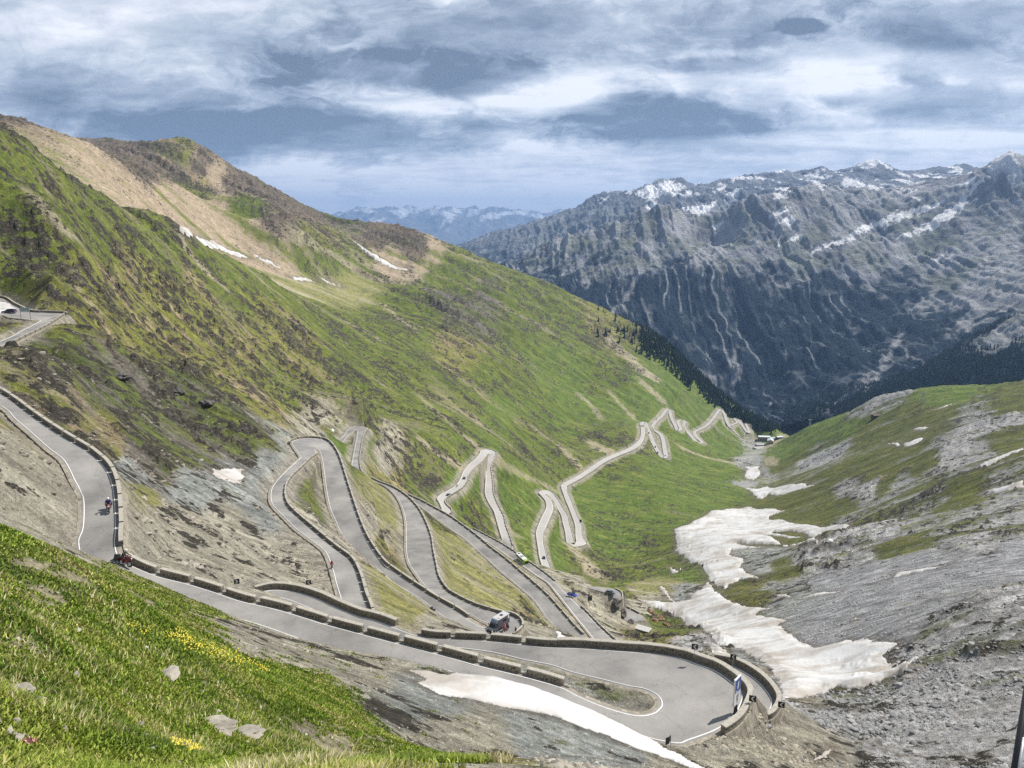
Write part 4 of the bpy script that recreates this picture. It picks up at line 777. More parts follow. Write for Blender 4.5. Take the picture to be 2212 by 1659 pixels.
for q in bl:
    d,grp,lab,a,m,b,c,h,w=q
    if nb<290:
        t=np.linspace(0,1,4);PQ=[a*(1-x)**2+2*x*(1-x)*(2*m-(a+b)/2)+b*x*x for x in t];h2=h*random.uniform(.93,1.06)
        base=Vector(m);
        PP=[p-m for p in PQ]
        if d<190:
            e=empty('parapet_block',base,0,lab,'parapet',grp)
            strip_wall(PP,w,h2-.14,.6).build('wall_body',M['stone'],e)
            o=strip_wall([p+np.array((0,0,h2-.14)) for p in PP],w+.06,.15,0,.015).build('coping',M['coping'],e)
            if grp.startswith(('parapet blocks of the nearest','parapet blocks of the road ret')):
                g=MB();bb=b-m;cc=c-m
                for zz in (.25,.5): g.cyl(bb+np.array((0,0,zz)),cc+np.array((0,0,zz)),.035,n=6)
                g.build('gap_rail',M['steel'],e)
                sp=strip_wall([bb,(bb+cc)/2,cc],w*.8,.12,.6).build('gap_kerb',M['coping'],e)
        else:
            o=strip_wall(PP,w if d<500 else w*1.3,h2,.6).build('parapet_block',M['stone'] if 0 else M['coping'],None);o.location=base;tag(o,lab,'parapet',grp)
            o.data.materials.append(M['stone'])
            for i,f in enumerate(o.data.polygons): f.material_index=0 if f.normal.z>.7 else 1
    else: rest.add(*(lambda w_:(w_.v,w_.f))(strip_wall([a,m,b],w*1.4,h,.6)))
    nb+=1
print('blocks',nb)
if rest.v: tag(rest.build('parapet_row',M['coping']),'rows of tiny pale parapet blocks edging the distant hairpin roads','parapet',None,'stuff')
def long_wall(nm,side,i0,i1,label,h=.95,w=.6,off=.5,dn=1.2):
    E=(RD[nm][0] if side=='L' else RD[nm][1]);C=(RD[nm][0]+RD[nm][1])/2;O=offset_edge(E,C,-off)[int(i0*5):int(i1*5)+1]
    m=O[len(O)//2];e=empty('stone_wall',Vector(m),0,label,'wall')
    PP=[p-m for p in O];strip_wall(PP,w,h-.15,dn,.02).build('wall_body',M['stone'],e);strip_wall([p+np.array((0,0,h-.15)) for p in PP],w+.08,.16,0,.02).build('coping',M['coping'],e)
    return O
long_wall('A','R',33,43.6,'long continuous stone wall bending around the outside of the widest hairpin')
long_wall('A','R',48.7,56,'curved stone wall round the road end between the two arrow signs behind the nearest parapet')
long_wall('L','R',0,8,'outer curved stone wall of the lower patched road beside the widest hairpin',1.0,.6)
long_wall('R','L',0,7.3,'dark low stone wall along the back of the upper left hairpin',.9,.5)
long_wall('M','R',2.2,5,'low pale wall round the turning loop where the grey car stands',.6,.5)
long_wall('F','R',33,40,'thin pale wall under the long diagonal road on the green slope',1.0,.9)
# retaining walls (masonry faces dropping from the road edge)
def retain(nm,side,i0,i1,label,depth,off=.78,batter=.18,m='retain'):
    E=(RD[nm][0] if side=='L' else RD[nm][1]);C=(RD[nm][0]+RD[nm][1])/2
    O=offset_edge(E,C,-off)[int(i0*5):int(i1*5)+1];Q=offset_edge(E,C,-off-depth*batter-.3)[int(i0*5):int(i1*5)+1]
    vs=[];fs=[];n=len(O);mm=O[n//2]
    for i,(p,q) in enumerate(zip(O,Q)):
        f=min(1,i/3+.35,(n-1-i)/3+.35);dd=depth*f*(1+.12*math.sin(i*1.7))
        inn=p+(p-q)*.25
        vs+=[tuple(p-mm+np.array((0,0,.12))),tuple(q-mm+np.array((0,0,-dd))),tuple(inn-mm+np.array((0,0,-dd))),tuple(inn-mm+np.array((0,0,.12)))]
    for i in range(n-1):
        for c in range(4): fs.append((i*4+c,i*4+(c+1)%4,(i+1)*4+(c+1)%4,(i+1)*4+c))
    fs+=[(0,3,2,1),tuple(4*(n-1)+c for c in range(4))]
    o=MB().add(vs,fs).build('retaining_wall',M[m]);o.location=Vector(mm);tag(o,label,'retaining wall');return o
retain('A','L',9.5,13.4,'pale stone retaining wall under the parapet where the left road bends right',2.6)
retain('A','R',33,36,'rough brown rubble wall holding up the widest hairpin behind the billboard',6.5,.95,.25)
retain('L','R',3.5,8,'tall stone wall under the lower patched road near its arrow sign',5,.9,.12)
retain('B','R',13,17.5,'cream stone retaining wall under the inner bend of the big top loop',2.2)
retain('B','R',43.5,46.5,'pale stone wall below the bend where the person in black stands',3.0)
retain('E','L',14,17,'dark ribbed supporting wall at the tip of the first green slope hairpin',6,.8,.3)
retain('R','L',6.8,11.5,'rough stone footing below the upper left hairpin',2.0)
print('walls',time.time()-T0)
# ================================================================== placing helpers
def proj(p):
    x,y,z=p;cy=y*math.cos(P)-z*math.sin(P);cz=y*math.sin(P)+z*math.cos(P)
    return 1106+F*x/cy,829.5-F*cz/cy
RC={nm:((a+b)/2) for nm,(a,b) in RD.items()}
def on_road(nm,u,v):
    C=RC[nm];q=np.array([proj(c) for c in C]);k=int(np.argmin((q[:,0]-u)**2+(q[:,1]-v)**2));z=C[k][2]+.04+(.3 if nm in 'FGH' else 0)
    p=at_z(u,v,z);t=C[min(k+1,len(C)-1)]-C[max(k-1,0)]
    return Vector(p),math.atan2(t[1],t[0])
def ground(u,v,dz=0):
    p=G.pick(u,v);p=np.array((p[0],p[1],float(G.hz(p[0],p[1]))));return Vector((p[0],p[1],p[2]+dz))
def gz(x,y): return float(G.hz(x,y))
def paintm(name,c,rough=.3): 
    m,nt,b=mat(name,rough,c);b.inputs['Coat Weight'].default_value=.4;tc=N(nt,'ShaderNodeTexCoord');n=noise_node(nt,3,3,tc.outputs['Object']);r=ramp(nt,n.outputs[0],[(.3,tuple(x*.88 for x in c)),(.7,c)]);nt.links.new(r.outputs[0],b.inputs['Base Color']);return m
M['glass']=simple('dark_glass',(.015,.02,.025),.12,.2,4);M['tyre']=simple('tyre_rubber',(.02,.02,.02),.9,.2,9);M['white']=simple('white_paint',(.75,.75,.74),.5,.06,2);M['lamp']=simple('lamp_glass',(.7,.7,.68),.2,.05,5);M['red']=simple('red_plastic',(.45,.02,.02),.4,.1,5);M['skin']=simple('skin',(.5,.3,.2),.6,.1,8)
def wheel(par,x,y,r,w=.2):
    t=MB().cyl((0,-w/2,0),(0,w/2,0),r,n=16).build('wheel',M['tyre'],par,.02);t.location=(x,y,r)
    MB().cyl((0,-w/2-.01,0),(0,w/2+.01,0),r*.6,n=12).build('rim',M['steel'],t);return t
def loft(secs):
    """secs: list of (x, halfwidth_bottom, halfwidth_top, z0, z1)"""
    vs=[];fs=[]
    for x,w0,w1,z0,z1 in secs: vs+=[(x,-w0,z0),(x,w0,z0),(x,w1,z1),(x,-w1,z1)]
    for i in range(len(secs)-1):
        for c in range(4): fs.append((i*4+c,i*4+(c+1)%4,(i+1)*4+(c+1)%4,(i+1)*4+c))
    fs+=[(0,3,2,1),tuple(4*(len(secs)-1)+c for c in range(4))];return MB().add(vs,fs)
def make_car(name,loc,rz,c,label,cat='car',kind='estate',s=1.0,group=None):
    e=empty(name,loc,rz,label,cat,group);e.scale=(s,s,s);pm=paintm('car_paint',c);Ln=4.5
    loft([(-2.2,.78,.74,.35,.82),(-2.1,.86,.84,.25,.95),(-.9,.89,.86,.22,.98),(.8,.89,.85,.22,.95),(1.7,.87,.80,.24,.82),(2.15,.80,.70,.3,.68),(2.25,.7,.62,.38,.58)]).build('body',pm,e,.05)
    if kind=='estate': gh=[(-2.08,.80,.62,.92,1.05),(-1.85,.82,.66,.92,1.40),(-.6,.82,.68,.95,1.47),(.15,.82,.66,.95,1.42),(.95,.80,.70,.90,.96)]
    elif kind=='open': gh=[(.1,.80,.70,.93,1.0),(.35,.80,.68,.93,1.28),(.95,.80,.74,.90,.94)]
    else: gh=[(-1.9,.80,.70,.90,.96),(-1.35,.82,.64,.94,1.36),(-.5,.82,.66,.95,1.43),(.15,.82,.66,.95,1.40),(.95,.80,.70,.90,.95)]
    loft(gh).build('windows',M['glass'],e)
    if kind!='open':
        mid=[g for g in gh if g[4]>1.3];loft([(x,w1+.01,w1-.06,z1-.03,z1+.035) for x,w0,w1,z0,z1 in mid]).build('roof',pm,e,.02)
    else:
        for y in (-.38,.38): MB().box(-.5,-.1,y-.22,y+.22,.7,1.15).build('seat',M['black'],e,.04)
        MB().box(-1.9,-.7,-.7,.7,.93,1.02).build('folded_hood',M['black'],e,.05)
    for x in (-1.35,1.35):
        for y in (-.80,.80): wheel(e,x,y,.33)
    for y in (-.58,.58):
        MB().box(2.12,2.24,y-.14,y+.14,.55,.68).build('headlight',M['lamp'],e,.02);MB().box(-2.24,-2.12,y-.12,y+.12,.65,.82).build('tail_light',M['red'],e,.02)
    MB().box(-2.28,-2.22,-.25,.25,.45,.57).build('number_plate',M['white'],e)
    return e
# ---- camper van
def make_camper():
    p,_=on_road('B',1076,1357);e=empty('camper_van',p,math.atan2(-.77,-.63),'grey camper van with white roof coming round the hairpin','camper van')
    gm=paintm('camper_grey',(.09,.10,.115),.45);gm2=paintm('camper_side_grey',(.11,.105,.12),.5)
    MB().box(-3.2,1.0,-1.02,1.02,.55,2.85).build('living_box',gm2,e,.06)
    r=MB().box(-3.24,1.04,-1.04,1.04,2.85,2.94).build('roof',simple('camper_roof',(.45,.45,.45),.6,.08,2),e,.04)
    MB().box(-1.6,-.9,-.35,.35,2.94,3.05).build('roof_hatch',M['glass'],r,.03);MB().box(-.1,.5,.15,.75,2.94,3.03).build('roof_vent',M['concrete'],r,.03)
    loft([(.9,1.02,.98,.45,2.35),(1.6,1.02,.92,.4,2.35),(1.75,1.02,.90,.4,2.25),(2.45,1.0,.92,.38,1.30),(3.15,.95,.85,.4,1.05),(3.3,.88,.8,.45,.85)]).build('cab',gm,e,.06)
    loft([(.9,1.0,.95,2.3,2.95),(1.35,.96,.86,2.3,2.85),(1.75,.9,.8,2.22,2.4)]).build('cab_hood',paintm('blue_grey',(.16,.22,.28),.4),e,.05)
    MB().add([(1.80,-.86,2.16),(1.80,.86,2.16),(2.50,.92,1.33),(2.50,-.92,1.33),(1.76,-.86,2.10),(1.76,.86,2.10),(2.44,.92,1.27),(2.44,-.92,1.27)],[(0,1,2,3),(7,6,5,4),(0,3,7,4),(1,5,6,2),(0,4,5,1),(3,2,6,7)]).build('windscreen',M['glass'],e)
    for y in (-1.03,1.0): MB().add([(1.1,y,1.35),(2.2,y,1.35),(1.65,y*.95,2.15),(1.1,y*.95,2.15),(1.1,y+.03,1.35),(2.2,y+.03,1.35),(1.65,y*.95+.03,2.15),(1.1,y*.95+.03,2.15)],[(0,1,2,3),(7,6,5,4),(0,4,5,1),(1,5,6,2),(2,6,7,3),(3,7,4,0)]).build('side_window',M['glass'],e)
    MB().box(-2.9,-2.5,1.01,1.04,1.9,2.7).build('side_sticker',M['white'],e);MB().box(-1.9,-.6,1.01,1.05,1.7,2.2).build('side_window',M['glass'],e)
    MB().box(3.2,3.36,-.7,.7,.55,.85).build('grille',M['black'],e,.02);MB().box(3.3,3.42,-.9,.9,.3,.52).build('bumper',M['black'],e,.04);MB().box(3.42,3.44,-.26,.26,.36,.47).build('number_plate',M['white'],e)
    for y in (-.8,.8): MB().box(3.05,3.26,y-.14,y+.14,.72,.98).build('headlight',M['lamp'],e,.03)
    for y in (-1.22,1.22): MB().box(2.1,2.2,y-.12,y+.12,1.45,1.85).build('mirror',M['black'],e,.03)
    for x in (-2.3,2.3):
        for y in (-.95,.95): wheel(e,x,y,.38,.26)
make_camper()
def make_bus():
    p,rz=on_road('D',1128,1213);C=RC['D']
    d=Vector(on_road('D',1140,1221)[0])-Vector(on_road('D',1112,1202)[0]);e=empty('bus',p,math.atan2(d.y,d.x),'lime green and white public bus driving down the long straight','bus')
    lime=paintm('lime_paint',(.30,.46,.03));
    MB().box(-5.6,3.6,-1.22,1.22,.35,2.95).build('body',M['white'],e,.1);MB().box(3.6,5.7,-1.22,1.22,.35,2.97).build('front_body',lime,e,.12)
    MB().box(-5.5,3.5,-1.24,1.24,1.35,2.35).build('side_windows',M['glass'],e);MB().box(4.0,5.73,-1.1,1.1,1.25,2.5).build('windscreen',M['glass'],e,.05);MB().box(-4.5,3.6,-1.235,1.235,.4,1.0).build('lime_stripe',lime,e)
    MB().box(-1.6,1.2,-.8,.8,2.95,3.2).build('roof_unit',M['steel'],e,.08);MB().box(-4.6,-3.4,-.7,.7,2.95,3.12).build('roof_unit',M['black'],e,.06)
    for x in (-3.3,3.3):
        for y in (-1.05,1.05): wheel(e,x,y,.48,.3)
make_bus()
p,_=on_road('D',1231,1284);p=Vector(at_z(1236,1287,p.z));make_car('convertible',p,math.atan2(-.55,.84),(.02,.04,.38),'bright blue open convertible pulled over on the gravel beside the road','car','open',1.1)
p,_=on_road('M',1319,1282);make_car('parked_car',p,math.atan2(-.3,.95),(.10,.14,.15),'dark grey car on the small turning loop right of the information board','car','estate',1.1)
p,_=on_road('R',20,677);make_car('estate_car',p,math.pi,(.012,.02,.08),'dark blue estate car in front of the snow bank at the upper left hairpin','car','estate',1.08)
p,_=on_road('F',1175,1206);make_car('parked_car',p,1.6,(.02,.02,.022),'black car near the bottom of the road just right of the green hairpin','car','hatch',1.15)
for u,v,nm,c,l in [(1003,1034,'E',(.05,.06,.07),'upper of two dark cars below the first hairpin on the grass'),(968.5,1070.5,'E',(.03,.04,.06),'lower of two dark cars below the first hairpin, in the bend'),
 (1401.4,935.5,'G',(.03,.03,.04),'topmost car on the thin road right of the second far hairpin'),(1415.9,965.6,'G',(.04,.04,.05),'middle car on the thin road right of the second far hairpin'),(1421,978,'G',(.02,.02,.03),'lowest car on the straight just above the far lower bend'),(1437,985,'G',(.05,.03,.03),'car turning in the far lower bend of the thin road'),(1418,907,'G',(.06,.06,.07),'far car climbing left of the highest distant hairpin')]:
    p,rz=on_road(nm,u,v);make_car('distant_car',p,rz,c,l,'car','hatch',1.15)
# ---- people
def person(name,loc,rz,pose,label,jacket,trousers,helmet=None,s=1.0,hair=(.04,.03,.02)):
    J={'pel':(0,0,.95),'spi':(0,0,1.2),'che':(0,0,1.42),'nec':(.01,0,1.53),'hea':(.03,0,1.66),'top':(.02,0,1.76),
       'shl':(0,.19,1.44),'ell':(-.03,.24,1.17),'hal':(.05,.24,.93),'shr':(0,-.19,1.44),'elr':(-.03,-.24,1.17),'har':(.05,-.24,.93),
       'hpl':(0,.10,.92),'knl':(.03,.11,.50),'anl':(0,.11,.09),'tol':(.15,.13,.04),'hpr':(0,-.10,.92),'knr':(.03,-.11,.50),'anr':(0,-.11,.09),'tor':(.15,-.13,.04)}
    J.update(pose);R_={'pel':.15,'spi':.14,'che':.16,'nec':.06,'hea':.10,'top':.07,'shl':.075,'ell':.05,'hal':.04,'shr':.075,'elr':.05,'har':.04,'hpl':.10,'knl':.065,'anl':.045,'tol':.035,'hpr':.10,'knr':.065,'anr':.045,'tor':.035}
    E_=[('pel','spi'),('spi','che'),('che','nec'),('nec','hea'),('hea','top'),('che','shl'),('shl','ell'),('ell','hal'),('che','shr'),('shr','elr'),('elr','har'),('pel','hpl'),('hpl','knl'),('knl','anl'),('anl','tol'),('pel','hpr'),('hpr','knr'),('knr','anr'),('anr','tor')]
    ks=list(J);co=[J[k] for k in ks];rad=[R_[k] for k in ks];ed=[(ks.index(a),ks.index(b)) for a,b in E_]
    for sd in 'lr':
        h=Vector(J['ha'+sd]);el=Vector(J['el'+sd]);d=(h-el).normalized();sy=d.cross(Vector((0,1,0)));sy=sy.normalized() if sy.length>.1 else Vector((1,0,0))
        for f in range(5):
            o=sy*(f-2)*.018;a=h+d*.05+o;b=h+d*(.10 if f else .07)+o*1.3+Vector((.012,0,0));co+=[tuple(a),tuple(b)];rad+=[.010,.008];k=len(co);ed+=[(ks.index('ha'+sd),k-2),(k-2,k-1)]
    me=bpy.data.meshes.new('person');me.from_pydata([tuple(c) for c in co],ed,[]);o=bpy.data.objects.new(name,me);COL.objects.link(o)
    sk=o.modifiers.new('s','SKIN');sv=me.skin_vertices[0].data
    for i,r in enumerate(rad): sv[i].radius=(r,r)
    sv[0].use_root=True;ss=o.modifiers.new('u','SUBSURF');ss.levels=1;ss.render_levels=1
    dg=bpy.context.evaluated_depsgraph_get();m2=bpy.data.meshes.new_from_object(o.evaluated_get(dg));o.modifiers.clear();o.data=m2
    for m_ in (jacket,trousers,M['skin'],M['black']): m2.materials.append(m_)
    segs=[(Vector(J[a]),Vector(J[b]),0 if a in('spi','che','shl','shr','ell','elr') and b not in('nec',) else (2 if a in('nec','hea') or b=='nec' else (3 if a in('anl','anr') else 1))) for a,b in E_]
    for f in m2.polygons:
        c=Vector(f.center);best=min(segs,key=lambda q:((c-(q[0]+(q[1]-q[0])*max(0,min(1,(c-q[0]).dot(q[1]-q[0])/max(1e-6,(q[1]-q[0]).length_squared))))).length));f.material_index=best[2];f.use_smooth=True
        for sd in 'lr':
            if (c-Vector(J['ha'+sd])).length<.03: f.material_index=2
    o.location=loc;o.rotation_euler=(0,0,rz);o.scale=(s,s,s);tag(o,label,'person')
    hc=J['hea']
    if helmet: MB().ball((hc[0],hc[1],hc[2]+.03),.145,.13,.15,12,8).build('helmet',helmet,o,0,True)
    else: MB().ball((hc[0]-.025,hc[1],hc[2]+.04),.115,.11,.115,12,8).build('hair',simple('hair',hair,.8),o,0,True)
    return o
def motorcycle(loc,rz,c,label,lean=0,s=1.0):
    e=empty('motorcycle',loc,0,label,'motorcycle',rot=(lean,0,rz));e.scale=(s,s,s);pm=paintm('bike_paint',c)
    for x in (-.72,.75):
        w=MB().cyl((0,-.07,0),(0,.07,0),.32,n=18).build('wheel',M['tyre'],e,.03);w.location=(x,0,.32);MB().cyl((0,-.075,0),(0,.075,0),.2,n=12).build('rim',M['steel'],w)
    loft([(-.9,.10,.12,.72,.86),(-.3,.14,.13,.50,.84),(.2,.17,.12,.38,1.0),(.6,.15,.10,.55,1.02),(.85,.08,.06,.75,.95)]).build('fairing',pm,e,.04)
    MB().box(-.35,.35,-.15,.15,.25,.6).build('engine',M['steel'],e,.04);MB().box(-.75,.0,-.14,.14,.80,.90).build('saddle',M['black'],e,.04)
    MB().cyl((.75,0,.32),(.5,0,1.05),.035).build('fork',M['steel'],e);MB().cyl((.48,-.38,1.08),(.48,.38,1.08),.02).build('handlebar',M['black'],e);MB().ball((.86,0,.86),.06,.09,.09).build('headlight',M['lamp'],e,0,True)
    MB().box(-1.05,-.65,-.24,.24,.85,1.15).build('top_case',M['black'],e,.04)
    for y in (-.38,.26): MB().box(-.95,-.45,y,y+.14,.55,.9).build('pannier',M['black'],e,.03)
    return e
RIDE={'pel':(-.25,0,.98),'spi':(-.17,0,1.18),'che':(-.03,0,1.38),'nec':(.03,0,1.49),'hea':(.08,0,1.61),'top':(.07,0,1.71),'shl':(-.02,.2,1.40),'ell':(.18,.34,1.2),'hal':(.44,.33,1.13),'shr':(-.02,-.2,1.40),'elr':(.18,-.34,1.2),'har':(.44,-.33,1.13),
 'hpl':(-.22,.12,.93),'knl':(.22,.24,.80),'anl':(.0,.22,.42),'tol':(.14,.23,.36),'hpr':(-.22,-.12,.93),'knr':(.22,-.24,.80),'anr':(.0,-.22,.42),'tor':(.14,-.23,.36)}
def biker(nm,u,v,flip,c,lab_b,lab_p,jk,lean=0,s=1.05,rz=None,hel=None):
    p,r=on_road(nm,u,v);r=rz if rz is not None else r+(math.pi if flip else 0)
    motorcycle(p,r,c,lab_b,lean,s);q=person('motorcyclist',p,r,RIDE,lab_p,jk,M['black'],hel or M['white'],s);q.rotation_euler=(lean,0,r)
blk=simple('black_leather',(.02,.02,.025),.6);blu=simple('blue_jacket',(.03,.06,.25),.8);wht=simple('white_red_jacket',(.55,.30,.30),.8);redj=simple('red_jersey',(.45,.03,.04),.8)
biker('A',236,1104,False,(.3,.03,.03),'touring motorcycle with panniers in the middle of the left hand road','rider in blue trousers and white helmet on the motorcycle in mid road',blu,0,1.2)
biker('A',266,1224,False,(.16,.012,.018),'red motorcycle leaning into the bend beside the first parapet block','black clad rider with pale helmet leaning into the bend',blk,-.32,1.3,rz=-.25)
biker('B',1092,1364,False,(.22,.05,.05),'white and red motorcycle alongside the camper van','rider in white and red jacket beside the camper van',wht,.15,1.15,rz=math.atan2(-.77,-.63),hel=M['red'])
biker('B',933,1322,True,(.03,.03,.03),'black motorcycle climbing the road left of the camper van hairpin','rider in black climbing left of the camper van hairpin',blk,0,1.0)
biker('E',987.5,1051,False,(.03,.03,.03),'tiny motorcycle between the two dark cars on the green slope','tiny rider between the two dark cars on the green slope',blk,0,1.1)
def bicycle(loc,rz,c,label):
    e=empty('bicycle',loc,rz,label,'bicycle');fm=paintm('bicycle_frame',c)
    for x in (-.5,.52):
        vs=[];fs=[];n=24
        for i in range(n):
            t=2*math.pi*i/n
            for a,b in ((.35,-.012),(.35,.012),(.32,.012),(.32,-.012)): vs.append((a*math.cos(t),b,a*math.sin(t)))
        for i in range(n):
            for k in range(4): fs.append((i*4+k,i*4+(k+1)%4,((i+1)%n)*4+(k+1)%4,((i+1)%n)*4+k))
        w=MB().add(vs,fs).build('wheel',M['tyre'],e);w.location=(x,0,.35)
    f=MB()
    for a,b in (((-.5,0,.35),(0,0,.30)),((0,0,.30),(-.15,0,.85)),((0,0,.30),(.40,0,.80)),((-.13,0,.75),(.38,0,.85)),((-.5,0,.35),(-.13,0,.75)),((.52,0,.35),(.38,0,.95))): f.cyl(a,b,.02,n=6)
    f.build('frame',fm,e);MB().cyl((.40,-.22,.96),(.40,.22,.96),.015,n=6).build('handlebar',M['black'],e);MB().box(-.28,-.02,-.06,.06,.88,.93).build('saddle',M['black'],e,.02);return e
CYC=dict(RIDE);CYC.update({'pel':(-.15,0,.98),'spi':(-.03,0,1.15),'che':(.12,0,1.30),'nec':(.2,0,1.38),'hea':(.28,0,1.48),'top':(.29,0,1.58),'shl':(.12,.18,1.3),'ell':(.25,.22,1.12),'hal':(.40,.2,.99),'shr':(.12,-.18,1.3),'elr':(.25,-.22,1.12),'har':(.40,-.2,.99),'hpl':(-.12,.09,.92),'knl':(.18,.10,.72),'anl':(.0,.10,.32),'tol':(.13,.1,.26),'hpr':(-.12,-.09,.92),'knr':(.12,-.10,.52),'anr':(-.05,-.10,.16),'tor':(.1,-.1,.12)})
p,r=on_road('B',717,1230);bicycle(p,r+math.pi,(.1,.1,.1),'bicycle under the rider in red on the road above the curved wall');person('cyclist',p,r+math.pi,CYC,'cyclist in a red jersey riding near the white line',redj,blk,simple('dark_helmet',(.08,.02,.03),.5),1.25)
p,r=on_road('B',1114,1371);person('person',p,2.2,{'hal':(.1,.1,1.05),'har':(.1,-.1,1.05)},'person dressed in black standing by the parapet right of the camper van',blk,blk,None,1.15)
# ---- signs
def chev(u,v,label,size=.6,left=True,post=1.2,above=0,r=None,face=None,z=None):
    p=ground(u,v) if z is None else Vector(at_z(u,v,z))
    rz=math.atan2(-p.x,p.y)*1.0 if face is None else face
    e=empty('arrow_sign',p,rz,label,'road sign');h=size/2;s_2=-1 if left else 1
    MB().cyl((0,0,-.4),(0,0,post+size+above),.03,n=8).build('post',M['steel'],e)
    pa=MB().box(-h,h,-.065,-.035,post,post+size).build('panel',M['black'],e)
    for k in (0,):
        a=h*.62;t=h*.42;c=post+h;x0=s_2*h*.45
        pts=[(x0,c),(x0-s_2*a,c+a*1.2),(x0-s_2*a-s_2*t,c+a*1.2),(x0-s_2*t,c),(x0-s_2*a-s_2*t,c-a*1.2),(x0-s_2*a,c-a*1.2)]
        pts=[(max(-h,min(h,x)),z_) for x,z_ in pts]
        vs=[(x,-.072,z_) for x,z_ in pts]+[(x,-.066,z_) for x,z_ in pts];MB().add(vs,[(0,1,2,3),(0,3,4,5),(6,9,8,7),(6,11,10,9)]+[(i,(i+1)%6,6+(i+1)%6,6+i) for i in range(6)]).build('arrow',M['white'],pa)
    return e
chev(512.5,1271,'arrow sign pointing right behind the nearest parapet, with a small white plate',.75,False,.7)
chev(667,1269,'arrow sign pointing left on the curved wall near the red cyclist',.8,True,.5,z=-56.8)
chev(1126,1332,'small arrow sign in the grass behind the camper van bend',.9,True,.7)
chev(1500,1412,'arrow sign standing on the long wall where it starts to bend',.75,True,.6,z=-51)
chev(1583,1433,'arrow sign on the outer wall of the lower patched road',.8,True,.6,z=-58.5)
chev(1624,1533,'arrow sign on a tall post at the end of the widest hairpin wall',.75,True,1.0,.7,z=-51.5)
chev(1686,1545,'arrow sign on a tall post at the outermost wall end, above the snow',.8,True,1.1,.9,z=-59.5)
# small black sign seen from behind
p=ground(1444,1615);e=empty('road_sign',p,.5,'black back of a folded road sign at the snow strip end','road sign')
for x in (-.25,.25): MB().cyl((x,0,-.3),(x,0,1.2),.025,n=8).build('post',M['steel'],e)
MB().box(-.42,-.0,-.04,-.01,.45,1.2).build('panel',M['black'],e);q=MB().box(0,.42,-.02,.01,.45,1.15).build('panel',M['black'],e);q.rotation_euler=(0,0,.5)
# billboard
B0=Vector(at_z(1584,1606,-55.2));B0.z=gz(B0.x,B0.y);e=empty('billboard',B0,math.atan2(.75,.66),'tall blue and white information billboard beside the widest hairpin','billboard')
vs=[];MB().add([(-.28,-.16,0),(.28,-.16,0),(.28,.16,0),(-.28,.16,0),(-.09,-.08,1.7),(.09,-.08,1.7),(.09,.08,1.7),(-.09,.08,1.7)],[(0,3,2,1),(4,5,6,7),(0,1,5,4),(1,2,6,5),(2,3,7,6),(3,0,4,7)]).build('post',M['black'],e)
pn=MB().box(-.72,.72,-.10,.10,1.35,4.55).build('panel',M['white'],e,.02)
bluem=simple('board_blue',(.05,.10,.30),.5,.08,2);MB().box(-.66,.66,-.108,-.102,2.9,4.45).build('blue_field',bluem,pn)
def plate(name,pts,m,par,y=-.114):
    n=len(pts);MB().add([(x,y,z_) for x,z_ in pts]+[(x,y+.005,z_) for x,z_ in pts],[tuple(range(n)),tuple(range(2*n-1,n-1,-1))]+[(i,(i+1)%n,n+(i+1)%n,n+i) for i in range(n)]).build(name,m,par)
plate('white_emblem',[(-.12,3.25),(.02,3.2),(.12,3.45),(.2,3.8),(.16,4.1),(.05,4.15),(-.1,3.85),(-.16,3.5)],M['white'],pn);plate('text_line',[(-.55,3.02),(-.1,3.02),(-.1,3.07),(-.55,3.07)],M['white'],pn)
pur=simple('figure_ink',(.06,.03,.05),.6)
plate('figure',[(-.12,1.75),(-.02,1.55),(.1,1.8),(.14,2.05),(.1,2.2),(.02,2.1),(-.1,2.15)],pur,pn);plate('figure',[(-.2,2.05),(-.15,2.05),(-.12,2.6),(-.22,2.55)],pur,pn);plate('figure',[(.12,2.1),(.16,2.1),(.42,2.75),(.38,2.78)],pur,pn);plate('figure',[(-.02,2.25),(.06,2.2),(.08,2.65),(0,2.7)],pur,pn)
# information board beside the blue car
p,_=on_road('D',1262,1308);p=Vector(at_z(1273.8,1309,p.z));e=empty('information_board',p,.1,'dark information board on one post beside the gravel lay-by','sign')
MB().cyl((0,0,-.5),(0,0,2.6),.07,n=8).build('post',M['black'],e);MB().box(-1.0,1.0,-.08,.0,2.5,5.2).build('panel',simple('board_brown',(.035,.04,.045),.5),e,.02);MB().box(-.8,.8,-.095,-.085,4.7,5.0).build('title_strip',M['steel'],e)
p=ground(1254,1131);e=empty('road_sign',p,0,'small dark sign where the two parallel far roads run closest','road sign');MB().cyl((0,0,-.5),(0,0,3.5),.08,n=6).build('post',M['steel'],e);MB().box(-1.1,1.1,-.15,0,1.6,4.4).build('panel',M['black'],e)
# two post sign at the upper left
p,_=on_road('R',56,690);e=empty('direction_sign',p,.05,'pale two post direction sign in front of the upper left hairpin','road sign')
for x in (-1.55,1.55): MB().cyl((x,0,-.6),(x,0,4.0),.06,n=8).build('post',M['black'],e)
MB().box(-1.6,1.6,-.09,-.03,2.6,4.0).build('panel',simple('sign_grey',(.40,.47,.46),.5),e)
